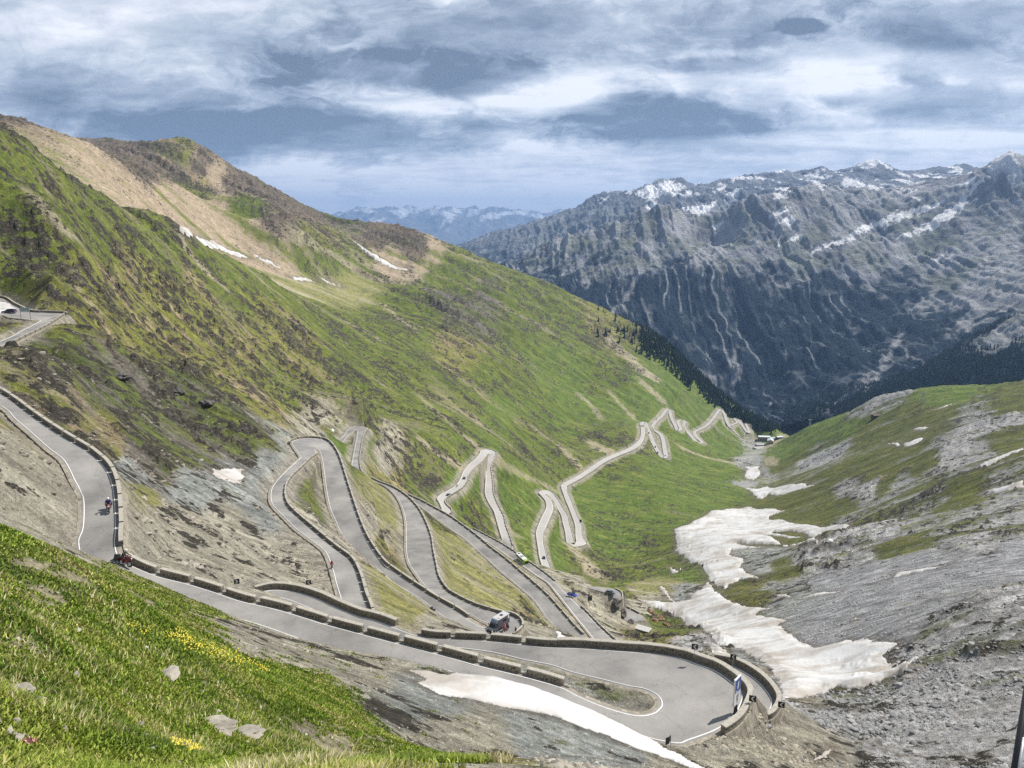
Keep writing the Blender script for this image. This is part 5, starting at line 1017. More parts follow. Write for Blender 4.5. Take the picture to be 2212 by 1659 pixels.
# ---- stone hut near the loop
def house(name,loc,rz,lx,ly,h,rh,wall,roof,label,nwin=0,floors=1,cat='building',flat=False,over=.6):
    e=empty(name,loc,rz,label,cat)
    MB().box(-lx/2,lx/2,-ly/2,ly/2,-4,h).build('wall',wall,e)
    if flat: MB().box(-lx/2-over,lx/2+over,-ly/2-over,ly/2+over,h,h+.3).build('roof',roof,e,.05)
    else:
        g=MB().add([(-lx/2+.01,-ly/2,h),(-lx/2+.01,ly/2,h),(-lx/2+.01,0,h+rh),(lx/2-.01,-ly/2,h),(lx/2-.01,ly/2,h),(lx/2-.01,0,h+rh)],[(0,2,1),(3,4,5),(0,1,4,3),(0,3,5,2),(1,2,5,4)]).build('gable',wall,e)
        r=MB();k=rh/(ly/2)
        for s_ in (-1,1):
            yo=s_*(ly/2+over);zo=h-over*k
            r.add([(-lx/2-over,0,h+rh+.05),(lx/2+over,0,h+rh+.05),(lx/2+over,yo,zo+.05),(-lx/2-over,yo,zo+.05),(-lx/2-over,0,h+rh+.35),(lx/2+over,0,h+rh+.35),(lx/2+over,yo,zo+.35),(-lx/2-over,yo,zo+.35)],[(0,1,2,3),(7,6,5,4),(0,4,5,1),(1,5,6,2),(2,6,7,3),(3,7,4,0)])
        r.build('roof',roof,e)
    for fl in range(floors):
        for i in range(nwin):
            x=-lx/2+lx*(i+.5)/nwin;z0=1.0+fl*3
            for yy_ in (-1,1):
                f=MB().box(x-.75,x+.75,yy_*ly/2-.06,yy_*ly/2+.06,z0,z0+1.7).build('window',M['white'],e);MB().box(x-.6,x+.6,yy_*ly/2-.08,yy_*ly/2+.08,z0+.15,z0+1.55).build('pane',M['glass'],f)
        for i in range(3 if nwin else 0):
            y=-ly/2+ly*(i+.5)/3;z0=1.0+fl*3
            f=MB().box(lx/2-.06,lx/2+.06,y-.7,y+.7,z0,z0+1.6).build('window',M['white'],e);MB().box(lx/2-.08,lx/2+.08,y-.55,y+.55,z0+.15,z0+1.45).build('pane',M['glass'],f)
    return e
p=ground(1389,1368);hu=house('stone_hut',p,-.55,6.2,3.6,2.3,0,M['stone'],M['concrete'],'small stone hut with a flat slab roof below the lower road loop',flat=True,over=.35);MB().box(1.6,2.6,-1.84,-1.78,.1,2.0).build('door',M['black'],hu)
cream=simple('cream_render',(.55,.47,.36),.9,.08,.3);brown=simple('brown_render',(.20,.165,.13),.9,.12,.3);metal=simple('pale_metal_roof',(.50,.56,.60),.5,.06,.2);wr=simple('white_roof',(.62,.64,.64),.6,.06,.2);wood=simple('dark_wood',(.08,.055,.035),.8,.2,1)
def hloc(u,v): 
    return ground(u,v)
p=hloc(1650,951);house('hotel',p,-.1,29,12,10,2.0,brown,wr,'long brown hotel building with a white roof at the valley head',8,3)
p=hloc(1664,958);h2=house('guesthouse',p,1.25,20,14,9,3.5,cream,metal,'cream guesthouse with pale blue gabled roof and balconies beside the hotel',5,3)
for k in (1,2): MB().box(-10.8,-10,-6.5,6.5,k*3,k*3+1.1).build('balcony',wood,h2)
p=hloc(1672,949);house('annex',p,-.1,15,9,4,1.2,brown,metal,'low annex with a metal roof just behind the cream guesthouse',3,1)
p=hloc(1683,947);house('shed',p,.25,15,9,4.5,1.5,wood,metal,'farthest shed with a pale roof at the right of the hotel group',2,1)
p=hloc(1642,968);e=MB().box(-14,14,-9,9,-5,.6).build('terrace',M['pale_asphalt']);e.location=p+Vector((0,0,1));e.rotation_euler=(0,0,.25);tag(e,'pale flat parking terrace in front of the hotel buildings','terrace')
p=hloc(1652,960);e=MB().box(-16,10,-7,7,-5,.5).build('forecourt',M['pale_asphalt']);e.location=p+Vector((-6,-2,.8));tag(e,'paved forecourt between the hotel and the parking terrace','terrace')
p=ground(1893,901);house('mountain_hut',p,.3,16,7,3.5,1.2,wood,wood,'low dark hut on the skyline of the right hand slope',0,1)
def pylon(u,v,h,label,arms=True,s=1.0):
    p=ground(u,v);e=empty('cable_pylon',p,0,label,'pylon');b=MB();w=1.6*s;t=.9*s
    for sx in (-1,1):
        for sy in (-1,1): b.cyl((sx*w,sy*w,-2),(sx*t*1.6,sy*t,h),.22*s,n=6)
    k=6
    for i in range(k):
        f0=i/k;f1=(i+1)/k;a0=w+(t-w)*f0;a1=w+(t-w)*f1
        for sy in (-1,1): b.cyl((-a0,sy*a0,h*f0),(a1,sy*a1,h*f1),.12*s,n=5);b.cyl((a0,sy*a0,h*f0),(-a1,sy*a1,h*f1),.12*s,n=5)
    b.build('lattice',M['steel'],e);MB().box(-5.5*s,5.5*s,-.5,.5,h,h+.9*s).build('crossarm',M['steel'],e)
pylon(1993,870,17,'lattice cable pylon with a wide crossarm on the right hand skyline',s=1.3);pylon(1749.5,921,15,'smaller cable pylon near the end of the right slope, above the valley',s=1.0)
p=ground(1911,1147);e=empty('marker_post',p,0,'short white marker post on the rocks of the right hand slope','post');MB().cyl((0,0,-1),(0,0,5),.6,.5,n=8).build('shaft',M['white'],e,.05);MB().box(-.8,.8,-.8,.8,5,5.6).build('cap',M['concrete'],e,.05)
# cable and near post at the right edge
a=Vector(at_r(2290,960,330));b_=Vector(at_r(1985,1160,420));o=MB().cyl((0,0,0),b_-a,.06,n=6).build('ropeway_cable',M['black']);o.location=a;tag(o,'thin dark ropeway cable slanting across the right hand slope','cable')
p0=Vector(at_r(2187,1690,9));p1=Vector(at_r(2222,1470,9.6));gd=Vector((p0.x,p0.y,gz(p0.x,p0.y)));e=empty('steel_post',gd,0,'blurred dark steel post rising at the bottom right edge','post')
MB().cyl(p0+(p0-p1)*.9-gd,p0+(p1-p0)*1.1-gd,.036,n=12).build('shaft',M['black'],e,0,True);MB().cyl(p0+(p0-p1)*.3-gd+Vector((.02,-.03,0)),p0+(p1-p0)*.45-gd+Vector((.02,-.03,0)),.022,n=8).build('bracket',M['steel'],e,0,True)
print('things',time.time()-T0)
# ================================================================== conifers
def conifer(seed,h=1.0):
    rg=random.Random(seed);b=MB();b.cyl((0,0,-.15),(0,0,h*.9),.022*h,.006*h,n=5);nt_=len(b.f)
    L_=9
    for i in range(L_):
        z=h*(.10+.88*i/L_);r=h*.21*(1-i/L_)**.8+.015*h;n=9;dz_=h*.16;ph=rg.random()*6
        vs=[(0,0,z+dz_)];
        for k in range(n):
            t=ph+2*math.pi*k/n;q=r*(1 if k%2 else .55)*rg.uniform(.75,1.2);vs.append((q*math.cos(t),q*math.sin(t),z-h*.03*rg.random()-(.03*h if k%2 else 0)))
        b.add(vs,[(0,1+k,1+(k+1)%n) for k in range(n)])
    return b,nt_
fol=simple('conifer_needles',(.018,.040,.018),.9,.5,.6);bark=simple('bark',(.09,.065,.045),.9,.3,4)
protos=[]
for k in range(5):
    b,n_=conifer(k);me=bpy.data.meshes.new('pine_tree');me.from_pydata(b.v,[],b.f);me.materials.append(bark);me.materials.append(fol)
    for i,f in enumerate(me.polygons): f.material_index=0 if i<n_ else 1
    protos.append((me,b))
def z7(x,y): return D(7,x,y)
SKY7=[(300,0),(500,90),(700,230),(850,400),(1000,560),(1100,700),(1200,780),(1400,890),(1540,960)]
cand=[];rg=random.Random(3)
SKY7=[(-200,-190)]+SKY7;sx=[p[0] for p in SKY7];sy=[p[1] for p in SKY7]
def dens(x,y):
    d=y-np.interp(x,sx,sy)
    if x<520: wdt=250;b0=.25
    elif x<800: wdt=270;b0=.5
    elif x<1100: wdt=200;b0=.8
    elif x<1450: wdt=110;b0=1
    else: wdt=60;b0=1
    if d<2 or d>wdt:return 0
    return b0*(1-d/wdt)**1.1+.07
tries=0
while len(cand)<1300 and tries<60000:
    tries+=1;x=rg.uniform(-150,1560);y=rg.uniform(0,980)
    if rg.random()>dens(x,y): continue
    if x<300 and rg.random()>.15: continue
    u,v=z7(x,y);p=G.pick(u,v,900)
    if p is None: continue
    z=gz(p[0],p[1])
    if float(G.hz(p[0],p[1],edge))<9: continue
    cand.append((p[0],p[1],z,u))
for pts in [[(350,400),(640,380),(640,430),(420,470),(330,440)]]:   # copse behind the hotel
    for _ in range(170):
        x=rg.uniform(330,650);y=rg.uniform(395,470)
        u,v=D(11,x,y);p=G.pick(u,v,1800)
        if p is None or v>D(11,0,405+ (x-330)*.1+55)[1]: continue
        cand.append((p[0]+rg.uniform(-8,8),p[1]+rg.uniform(5,60),gz(p[0],p[1]),u))
rg.shuffle(cand)
inst=cand[:290];restT=cand[280:]
for i,(x,y,z,u) in enumerate(inst):
    z=gz(x,y);o=bpy.data.objects.new('pine_tree',rg.choice(protos)[0]);COL.objects.link(o);s=rg.uniform(11,22);o.location=(x,y,z-.5);o.scale=(s*rg.uniform(.8,1.1),s*rg.uniform(.8,1.1),s);o.rotation_euler=(0,0,rg.random()*6)
    tag(o,'dark conifer on the steep green spur above the hotel','tree','conifers on the spur above the hotel')
def forest(pts,name,label,smin,smax):
    V=[];Fc=[];nn=0;mats=[]
    for x,y,z in pts:
        me,b=rg.choice(protos);s=rg.uniform(smin,smax);a=rg.random()*6;A_=np.array(b.v)*s;c,sn=math.cos(a),math.sin(a)
        Q=np.c_[A_[:,0]*c-A_[:,1]*sn+x,A_[:,0]*sn+A_[:,1]*c+y,A_[:,2]+z-.4];V.append(Q);Fc+=[tuple(k+nn for k in f) for f in b.f];nn+=len(Q)
    me=bpy.data.meshes.new(name);me.from_pydata(np.concatenate(V).tolist(),[],Fc);me.materials.append(fol);o=bpy.data.objects.new(name,me);COL.objects.link(o);tag(o,label,'forest',None,'stuff')
back=[(x,y,gz(x,y)) for x,y,z,u in restT]
for _ in range(1500):   # the far side of the spur
    x,y,z,u=rg.choice(cand);k=rg.uniform(1.01,1.16);x2,y2=x*k+rg.uniform(-25,25),y*k
    back.append((x2,y2,gz(x2,y2)))
forest(back,'conifer_wood','conifer wood thickening over the far side of the green spur',9,20)
sp=[]
while len(sp)<6500:
    az=rg.uniform(.36,.62);r=math.exp(rg.uniform(math.log(2480),math.log(3500)));x,y=math.sin(az)*r,math.cos(az)*r
    z=float(MG.hz(x,y))
    if float(MG.hz(x,y,fo))<.35: continue
    sp.append((x,y,z))
forest(sp,'spruce_forest','dark spruce forest covering the spur beyond the right hand slope',12,24)
print('trees',time.time()-T0)
# ================================================================== turf, stones, flowers near the camera
gmask=gm
def scatter(n,r0,r1,a0,a1,wfun,seed):
    rg_=np.random.default_rng(seed);a=rg_.uniform(a0,a1,n);r=np.exp(rg_.uniform(math.log(r0),math.log(r1),n));x=np.sin(a)*r;y=np.cos(a)*r
    keep=rg_.random(n)<wfun(x,y,r);x,y,r=x[keep],y[keep],r[keep];return x,y,G.hz(x,y),r,rg_
def noroad(x,y,m=1.2): return (G.hz(x,y,edge)>m)
gr=np.random.default_rng(5)
def tufts(name,label,n,r0,r1,cols,hmin,hmax,seed,wexp=1.0,bw=.010,az=(-.68,-.04),droop=.5):
    x,y,z,r,rg_=scatter(n,r0,r1,az[0],az[1],lambda x,y,r:G.hz(x,y,gmask)**1.5*noroad(x,y)*((.45*(wexp<1)+(1-.45*(wexp<1))*sst(-.35,.25,gn(x/1.3,y/1.3,500)+.45*gn(x/5,y/5,501)))**wexp),seed)
    k=len(x);ang=rg_.uniform(0,2*np.pi,k);h=rg_.uniform(hmin,hmax,k)*(.7+.6*sst(8,40,r));w=bw*(.6+r/9)*rg_.uniform(.7,1.4,k)
    ln=rg_.uniform(.2,1,k)*droop*h;wd=.5+.25*rg_.standard_normal(k)
    dx=np.cos(ang)*ln+.25*h*1.0;dy=np.sin(ang)*ln;px_,py_=-np.sin(ang),np.cos(ang)
    px_=np.where(rg_.random(k)<.6,np.cos(np.arctan2(x,y)),px_);py_=np.where(rg_.random(k)<.6,-np.sin(np.arctan2(x,y)),py_)
    P0=np.stack([x-px_*w,y-py_*w,z-.03],1);P1=np.stack([x+px_*w,y+py_*w,z-.03],1);P2=np.stack([x+dx*.45+px_*w*.7,y+dy*.45+py_*w*.7,z+h*.65],1);P3=np.stack([x+dx*.45-px_*w*.7,y+dy*.45-py_*w*.7,z+h*.65],1);P4=np.stack([x+dx,y+dy,z+h],1)
    V=np.stack([P0,P1,P2,P3,P4],1).reshape(-1,3);b=np.arange(k)[:,None]*5
    q=(b+np.array([0,1,2,3])).ravel();t=(b+np.array([3,2,4])).ravel()
    me=bpy.data.meshes.new(name);me.vertices.add(len(V));me.vertices.foreach_set('co',V.astype(np.float32).ravel());me.loops.add(len(q)+len(t));me.loops.foreach_set('vertex_index',np.concatenate([q,t]).astype(np.int32))
    me.polygons.add(2*k);me.polygons.foreach_set('loop_start',np.concatenate([np.arange(k)*4,4*k+np.arange(k)*3]).astype(np.int32));me.update(calc_edges=True)
    ci=rg_.integers(0,len(cols),k);pt=gn(x/2.2,y/2.2,505)+.5*gn(x/.6,y/.6,506);C=np.array(cols)[np.clip((ci*.5+(pt+.5)*len(cols)*.5).astype(int),0,len(cols)-1)]*rg_.uniform(.7,1.3,(k,1))
    cc=np.repeat(np.c_[C,np.ones(k)],5,0);at=me.color_attributes.new('Col','FLOAT_COLOR','POINT');at.data.foreach_set('color',cc.astype(np.float32).ravel())
    me.materials.append(M['blade']);o=bpy.data.objects.new(name,me);COL.objects.link(o);tag(o,label,'grass',None,'stuff')
m,nt,b=mat('grass_blade',.7,spec=.2);a=N(nt,'ShaderNodeVertexColor');a.layer_name='Col';nt.links.new(a.outputs[0],b.inputs['Base Color']);M['blade']=m
GC=[(.13,.19,.03),(.19,.27,.035),(.27,.35,.05),(.34,.40,.07),(.42,.42,.12),(.52,.47,.2)]
tufts('grass','short green turf covering the slope at the bottom left',560000,3.5,95,GC,.035,.085,1,.6,.0075,droop=1.6)
tufts('dry_grass','long straw coloured grass blades in the bottom left corner',75000,4,26,[(.50,.45,.2),(.64,.57,.3),(.74,.66,.4),(.34,.38,.10)],.06,.19,2,3.2,.0042,droop=1.2,az=(-.68,.0))
tufts('leafy_herbs','bright green leafy plants in a band across the slope',16000,12,60,[(.14,.33,.025),(.19,.42,.035),(.10,.24,.02)],.03,.07,3,4.0,.014,droop=1.4)
# stones
def rockmesh(rg,n=1):
    bm=bmesh.new();bmesh.ops.create_icosphere(bm,subdivisions=1,radius=1)
    for v in bm.verts: v.co*=rg.uniform(.65,1.2);v.co.z*=.6
    out=([tuple(v.co) for v in bm.verts],[tuple(v.index for v in f.verts) for f in bm.faces]);bm.free();return out
rks=[rockmesh(random.Random(i)) for i in range(6)]
def stones(name,label,n,r0,r1,az,wf,smin,smax,c0,seed,pw=3):
    x,y,z,r,rg_=scatter(n,r0,r1,az[0],az[1],wf,seed);V=[];Fi=[];C=[];nn=0
    for i in range(len(x)):
        v,f=rks[int(rg_.integers(0,6))];s=(smin+(smax-smin)*rg_.random()**pw)*max(.6,min(2.0,r[i]/60));a=rg_.uniform(0,6.28);A_=np.array(v)*s*rg_.uniform(.7,1.4,3);c,sn=math.cos(a),math.sin(a)
        V.append(np.c_[A_[:,0]*c-A_[:,1]*sn+x[i],A_[:,0]*sn+A_[:,1]*c+y[i],A_[:,2]+z[i]+.05*s]);Fi.append(np.array(f)+nn);nn+=len(v);C.append(np.tile(np.array(c0)*rg_.uniform(.55,1.35),(len(v),1)))
    if not V:return
    me=bpy.data.meshes.new(name);me.from_pydata(np.concatenate(V).tolist(),[],np.concatenate(Fi).tolist());C=np.concatenate(C);at=me.color_attributes.new('Col','FLOAT_COLOR','POINT');at.data.foreach_set('color',np.c_[C,np.ones(len(C))].astype(np.float32).ravel())
    me.materials.append(M['stone_vcol']);o=bpy.data.objects.new(name,me);COL.objects.link(o);tag(o,label,'stones',None,'stuff')
m,nt,b=mat('loose_stone',.9,spec=.2);a=N(nt,'ShaderNodeVertexColor');a.layer_name='Col';tc=N(nt,'ShaderNodeTexCoord');nn_=noise_node(nt,4,4,tc.outputs['Object']);rr_=ramp(nt,nn_.outputs[0],[(.3,(.75,)*3),(.7,(1.2,)*3)]);mx=N(nt,'ShaderNodeMix',data_type='RGBA',blend_type='MULTIPLY');mx.inputs[0].default_value=1;nt.links.new(a.outputs[0],mx.inputs[6]);nt.links.new(rr_.outputs[0],mx.inputs[7]);nt.links.new(mx.outputs[2],b.inputs['Base Color']);M['stone_vcol']=m  # loose stones: vertex colour per stone, varied by noise
stones('gravel','loose grey stones strewn over the near scree and turf',16000,7,130,(-.68,.62),lambda x,y,r:noroad(x,y,.8)*(.10+.9*(1-G.hz(x,y,gmask)))*sst(-.3,.3,gn(x/6,y/6,600)+.1),.03,.17,(.33,.30,.25),11)
stones('scree_blocks','scattered blocks on the scree between the looping roads',9000,95,420,(-.66,.25),lambda x,y,r:noroad(x,y,2)*(.06+.9*(1-G.hz(x,y,gmask)))*sst(-.2,.4,gn(x/25,y/25,601)),.10,.42,(.27,.24,.20),12)
stones('rock_debris','pale limestone debris covering the bottom right slope',26000,80,420,(.34,.66),lambda x,y,r:noroad(x,y,2)*sst(-.3,.3,gn(x/18,y/18,602)),.06,.32,(.27,.27,.265),13,6)
def near_pix(u,v,rad):
    q=ground(u,v)
    return lambda x,y,r:(np.hypot(x-q.x,y-q.y)<rad)*1.0*noroad(x,y,.3)
qq=ground(1640,1600);aa=math.atan2(qq.x,qq.y);rr0=math.hypot(qq.x,qq.y)
stones('rubble','brown rubble tumbled below the end of the widest hairpin wall',2600,rr0-7,rr0+9,(aa-.10,aa+.14),lambda x,y,r:noroad(x,y,.4)*sst(-.5,.3,gn(x/2,y/2,610)),.05,.26,(.30,.27,.215),17,2.2)
# boulders that can be told apart
def boulder(u,v,sx,sy,sz,c,label,seed,sink=.35):
    p=ground(u,v);bm=bmesh.new();bmesh.ops.create_icosphere(bm,subdivisions=4,radius=1);rg=np.random.default_rng(seed);of=rg.uniform(0,50,3)
    from mathutils import noise as mn
    for q in bm.verts:
        n=mn.fractal(Vector(q.co)*1.3+Vector(of),1.0,2.0,5);q.co*=1+.45*n
        q.co=Vector((q.co.x*sx,q.co.y*sy,(q.co.z*(1+.25*mn.noise(q.co*3)))*sz))
    me=bpy.data.meshes.new('boulder');bm.to_mesh(me);bm.free();me.materials.append(c);o=bpy.data.objects.new('boulder',me);COL.objects.link(o);o.location=p+Vector((0,0,-sz*sink));o.rotation_euler=(0,0,rg.uniform(0,3));tag(o,label,'rock')
pale=simple('pale_rock',(.30,.275,.23),.95,.35,1.6,bump=.6);darkr=simple('dark_rock',(.10,.09,.08),.95,.4,.8,bump=.6);redr=simple('rusty_rock',(.24,.15,.085),.95,.4,.6,bump=.6)
boulder(455,1566,.55,.32,.08,pale,'large flat pale slab lying in the grass near the bottom left',1)
boulder(520,1585,.5,.25,.06,pale,'second pale slab right of the large flat one in the grass',2)
boulder(360,1463,.55,.25,.06,pale,'thin pale slab in the turf below the yellow flower band',3)
boulder(30,1490,.22,.15,.06,pale,'low grey stone at the left edge of the grassy slope',4)
boulder(30,1595,.10,.08,.04,pale,'fist sized stone left of the pink wrapper',5)
boulder(412,1222,.9,.7,.4,pale,'isolated pale outcrop in the scree above the nearest parapet',6)
boulder(255,812,3.2,2.5,1.3,darkr,'black crag in the middle of the dark shaded slope',7)
boulder(445,870,3,2.5,1.6,darkr,'dark crag at the right end of the shaded slope',8)
boulder(385,845,2.8,2.2,1.5,darkr,'lighter topped crag between the two dark crags',9)
for i,(u,v,s) in enumerate([(1405,1322,3),(1425,1335,2.8),(1440,1350,2.4),(1412,1340,2)]): boulder(u,v,s,s*.8,s*.7,redr,['leftmost rusty rock of the outcrop above the snow edge','highest rusty rock beside the lower snowfield','rightmost rusty rock of the outcrop above the snow','lowest rusty rock of the outcrop beside the snow'][i],20+i)
for i,(u,v,s) in enumerate([(1330,1305,2.2),(1345,1322,2.6),(1362,1345,2.4)]): boulder(u,v,s,s*.7,s*.8,darkr,['dark rock just below the turning loop','dark rock left of the small lower road','dark rock directly above the stone hut'][i],30+i)
# pink wrapper
p=ground(65,1615);bm=bmesh.new();bmesh.ops.create_grid(bm,x_segments=6,y_segments=4,size=1)
for q in bm.verts: q.co=Vector((q.co.x*.06,q.co.y*.03,.03+.025*math.sin(q.co.x*4+q.co.y*3)+.02*math.cos(q.co.y*5)))
me=bpy.data.meshes.new('wrapper');bm.to_mesh(me);bm.free();me.materials.append(simple('pink_foil',(.6,.3,.32),.5,.2,20));o=bpy.data.objects.new('wrapper',me);COL.objects.link(o);o.location=p+Vector((0,0,.05));o.modifiers.new('t','SOLIDIFY').thickness=.004;tag(o,'crumpled pink wrapper lying in the grass','litter')
# yellow flowers
fl=MB();rgf=random.Random(9)
def fband(pts,n,w):
    for _ in range(n):
        t=rgf.random()*(len(pts)-1);i=int(t);f=t-i;u=pts[i][0]*(1-f)+pts[i+1][0]*f+rgf.gauss(0,w);v=pts[i][1]*(1-f)+pts[i+1][1]*f+rgf.gauss(0,w*.7)
        p=G.pick(u,v)
        if p is None:continue
        s=rgf.uniform(.018,.034)*(.5+p[1]/35);x,y=p[0],p[1];z=gz(x,y)+rgf.uniform(.05,.12)
        fl.add([(x-s,y,z),(x,y-s,z-.3*s),(x+s,y,z),(x,y+s,z+.4*s),(x,y,z+.5*s)],[(0,1,4),(1,2,4),(2,3,4),(3,0,4)])
fband([(378,1372),(400,1380),(430,1395),(470,1405),(500,1420),(530,1432)],420,11);fband([(530,1432),(560,1440),(580,1452)],60,6);fband([(375,1607),(400,1615),(435,1628)],110,6);fband([(270,1350),(320,1368)],30,6)
o=fl.build('yellow_flowers',simple('petals',(.70,.58,.06),.7,.15,9));tag(o,'band of small yellow flowers across the green slope','flowers',None,'stuff')
print('veg',time.time()-T0)
# ================================================================== terrain meshes
gobj=mesh_grid('mountainside',G.X,G.Y,G.Z,None,col,True,spk);gobj.data.materials.append(M['ground']);tag(gobj,kind='structure')
print('terrain',time.time()-T0)
# ================================================================== camera, light, world
cam=bpy.data.cameras.new('camera');co=bpy.data.objects.new('camera',cam);COL.objects.link(co);cam.sensor_width=36;cam.lens=36*F/2212;cam.clip_start=.1;cam.clip_end=120000
co.rotation_euler=(math.pi/2-P,0,0);SC.camera=co
SUN_AZ=math.radians(62);SUN_EL=math.radians(50)
sl=bpy.data.lights.new('sun','SUN');so=bpy.data.objects.new('sun',sl);COL.objects.link(so);sl.energy=5.0;sl.angle=math.radians(.5);sl.color=(1,.95,.87)
sd=Vector((math.sin(SUN_AZ)*math.cos(SUN_EL),math.cos(SUN_AZ)*math.cos(SUN_EL),math.sin(SUN_EL)));so.rotation_euler=sd.to_track_quat('Z','Y').to_euler()
W=bpy.data.worlds.new('World');SC.world=W;W.use_nodes=True;nt=W.node_tree;L=nt.links.new
bg=nt.nodes['Background'];sky=N(nt,'ShaderNodeTexSky');sky.sky_type='NISHITA';sky.sun_disc=False;sky.sun_elevation=SUN_EL;sky.sun_rotation=SUN_AZ;sky.altitude=2700
tc=N(nt,'ShaderNodeTexCoord');sep=N(nt,'ShaderNodeSeparateXYZ');L(tc.outputs['Generated'],sep.inputs[0])
def mth(op,a,b=None,c=None,clamp=False):
    n=N(nt,'ShaderNodeMath',operation=op);n.use_clamp=clamp
    for i,v in enumerate((a,b,c)):
        if v is None: continue
        if isinstance(v,(int,float)): n.inputs[i].default_value=v
        else: L(v,n.inputs[i])
    return n.outputs[0]
dz_=mth('MAXIMUM',sep.outputs[2],0.0)
den=mth('ADD',dz_,.10)
px=mth('DIVIDE',sep.outputs[0],den);py=mth('DIVIDE',sep.outputs[1],den)
cmb=N(nt,'ShaderNodeCombineXYZ');L(px,cmb.inputs[0]);L(py,cmb.inputs[1])
mp=N(nt,'ShaderNodeMapping');L(cmb.outputs[0],mp.inputs[0]);mp.inputs['Scale'].default_value=(.8,1.0,1);mp.inputs['Rotation'].default_value=(0,0,.25);mp.inputs['Location'].default_value=(2.3,1.1,0)
wn=noise_node(nt,1.2,3,mp.outputs[0]);
wv=N(nt,'ShaderNodeVectorMath',operation='MULTIPLY_ADD');L(wn.outputs['Color'],wv.inputs[0]);wv.inputs[1].default_value=(.35,.35,0);L(mp.outputs[0],wv.inputs[2])
c1=noise_node(nt,1.9,12,wv.outputs[0],.60)
yy=mth('MAXIMUM',sep.outputs[1],.05);ga=mth('DIVIDE',sep.outputs[0],yy);ge=mth('DIVIDE',sep.outputs[2],yy)
gc=N(nt,'ShaderNodeCombineXYZ');L(ga,gc.inputs[0]);L(ge,gc.inputs[1])
ms=N(nt,'ShaderNodeMapping');L(gc.outputs[0],ms.inputs[0]);ms.inputs['Scale'].default_value=(4.2,8,1);ms.inputs['Rotation'].default_value=(0,0,-.12)
w2=noise_node(nt,1.3,4,ms.outputs[0],.6)
wv2=N(nt,'ShaderNodeVectorMath',operation='MULTIPLY_ADD');L(w2.outputs['Color'],wv2.inputs[0]);wv2.inputs[1].default_value=(.9,.9,0);L(ms.outputs[0],wv2.inputs[2])
bw=noise_node(nt,1.0,8,wv2.outputs[0],.62)
mc2=N(nt,'ShaderNodeMapping');L(gc.outputs[0],mc2.inputs[0]);mc2.inputs['Scale'].default_value=(13,20,1)
pf=noise_node(nt,1.0,8,mc2.outputs[0],.6)
bwx=mth('MULTIPLY_ADD',bw.outputs[0],4.2,-2.1)
def blob(u,v,wu,wv_,amp,soft=.65):
    d=ray(u,v);a0=d[0]/d[1];e0=d[2]/d[1];wa=wu/F;we=wv_/F
    x=mth('MULTIPLY',mth('SUBTRACT',ga,a0),1/wa);y=mth('MULTIPLY',mth('SUBTRACT',ge,e0),1/we)
    q=mth('SQRT',mth('ADD',mth('MULTIPLY',x,x),mth('MULTIPLY',y,y)));q=mth('SUBTRACT',1.0,mth('ADD',q,mth('MULTIPLY',bwx,.85)))
    n=N(nt,'ShaderNodeMapRange');n.interpolation_type='SMOOTHSTEP';L(q,n.inputs[0]);n.inputs[1].default_value=-.75*soft;n.inputs[2].default_value=.6*soft
    return mth('MULTIPLY',n.outputs[0],amp)
BL=[(890,160,250,38,-.22),(960,180,120,22,-.12),(640,290,470,46,-.27),(250,240,380,80,-.16),(1180,60,460,60,-.18),(1480,255,210,34,-.28),(1640,235,190,42,-.12),(1738,58,46,12,-.34),(1560,140,110,16,-.20),(2010,225,300,34,-.16),(1950,110,280,46,-.10),(430,80,260,50,-.08),(2100,50,260,40,-.16),(1700,300,320,24,-.10),
 (1160,195,110,30,.18),(980,232,200,18,.13),(80,45,260,60,.07),(380,30,160,40,.05),(1200,300,150,26,.16),(1950,300,320,18,.22),(60,300,260,20,.14),(1850,165,220,46,.14),(650,350,260,26,.10),(1350,190,120,40,.14)]
acc=None
for b_ in BL:
    o_=blob(*b_[:4],b_[4]*1.35);acc=o_ if acc is None else mth('ADD',acc,o_)
val=mth('ADD',mth('MULTIPLY_ADD',c1.outputs[0],.48,.32),mth('MULTIPLY_ADD',bw.outputs[0],1.15,-.575))
c3=noise_node(nt,5.5,8,wv.outputs[0],.6)
val=mth('ADD',val,acc);val=mth('ADD',val,mth('MULTIPLY_ADD',c3.outputs[0],.38,-.17))
band=N(nt,'ShaderNodeMapRange');band.interpolation_type='SMOOTHSTEP';L(ge,band.inputs[0]);band.inputs[1].default_value=.13;band.inputs[2].default_value=.02
val=mth('ADD',val,mth('MULTIPLY',band.outputs[0],.19))
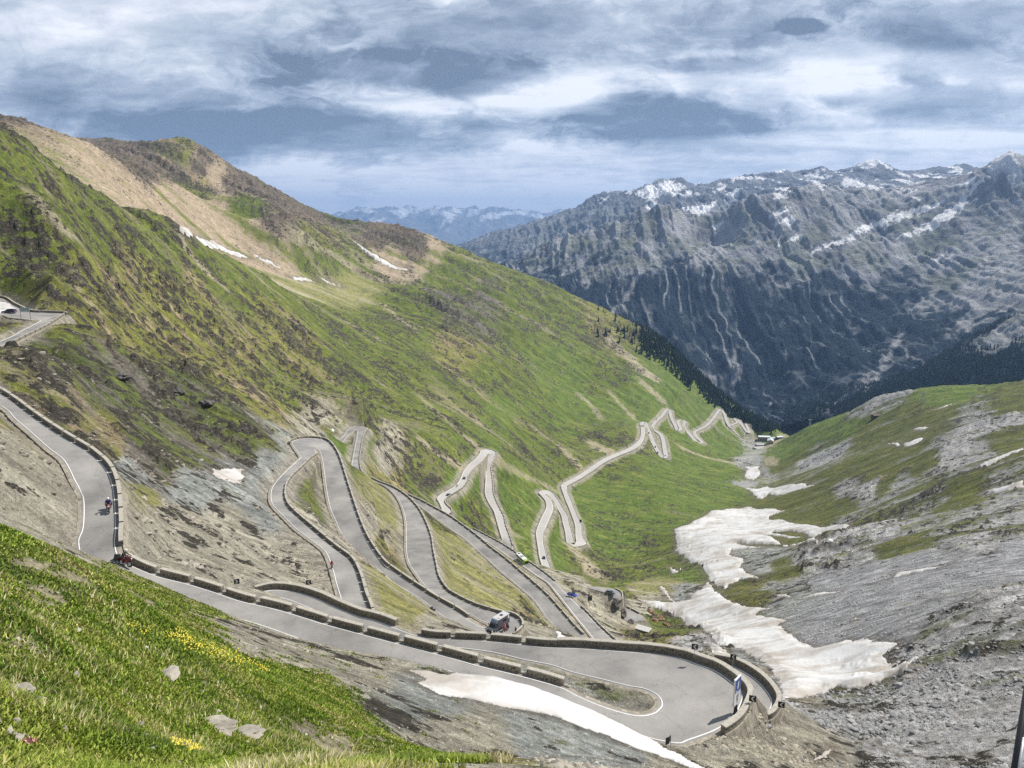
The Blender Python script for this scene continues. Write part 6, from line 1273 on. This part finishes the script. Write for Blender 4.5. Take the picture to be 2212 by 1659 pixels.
# low cumulus over the far ranges
cu=blob(800,450,190,42,1.0,.8);cu2=blob(1080,445,180,40,1.0,.8);cu=mth('ADD',cu,cu2,clamp=True)
pfv=N(nt,'ShaderNodeMapRange');L(pf.outputs[0],pfv.inputs[0]);pfv.inputs[1].default_value=.42;pfv.inputs[2].default_value=.62
val=mth('ADD',val,mth('MULTIPLY',mth('MULTIPLY',cu,pfv.outputs[0]),.30))
# unseen sky overhead and behind the viewer, darkened to cut the ambient light
top=N(nt,'ShaderNodeMapRange');top.interpolation_type='SMOOTHSTEP';L(sep.outputs[2],top.inputs[0]);top.inputs[1].default_value=.42;top.inputs[2].default_value=.75
bk=N(nt,'ShaderNodeMapRange');bk.interpolation_type='SMOOTHSTEP';L(sep.outputs[1],bk.inputs[0]);bk.inputs[1].default_value=.35;bk.inputs[2].default_value=-.2
dark=mth('MAXIMUM',top.outputs[0],bk.outputs[0]);val=mth('SUBTRACT',val,mth('MULTIPLY',dark,.34))
cr=ramp(nt,val,[(.08,(.13,.165,.215)),(.28,(.25,.30,.37)),(.45,(.42,.475,.55)),(.60,(.60,.645,.71)),(.80,(.92,.93,.96))])
blue=N(nt,'ShaderNodeVectorMath',operation='SCALE');L(sky.outputs[0],blue.inputs[0]);blue.inputs[3].default_value=1
sc_=N(nt,'ShaderNodeVectorMath',operation='SCALE');L(cr.outputs[0],sc_.inputs[0]);sc_.inputs[3].default_value=1/.09
mxw=N(nt,'ShaderNodeMix',data_type='RGBA');mxw.inputs[0].default_value=.9;L(blue.outputs[0],mxw.inputs[6]);L(sc_.outputs[0],mxw.inputs[7])
L(mxw.outputs[2],bg.inputs[0]);bg.inputs[1].default_value=.09
SC.view_settings.view_transform='Standard';SC.view_settings.look='None';SC.view_settings.exposure=.36;SC.view_settings.gamma=1
SC.cycles.use_denoising=False
try: SC.cycles.denoiser='OPENIMAGEDENOISE'
except Exception: pass
SC.cycles.max_bounces=4;SC.cycles.diffuse_bounces=3;SC.cycles.volume_bounces=0
print('done',time.time()-T0)
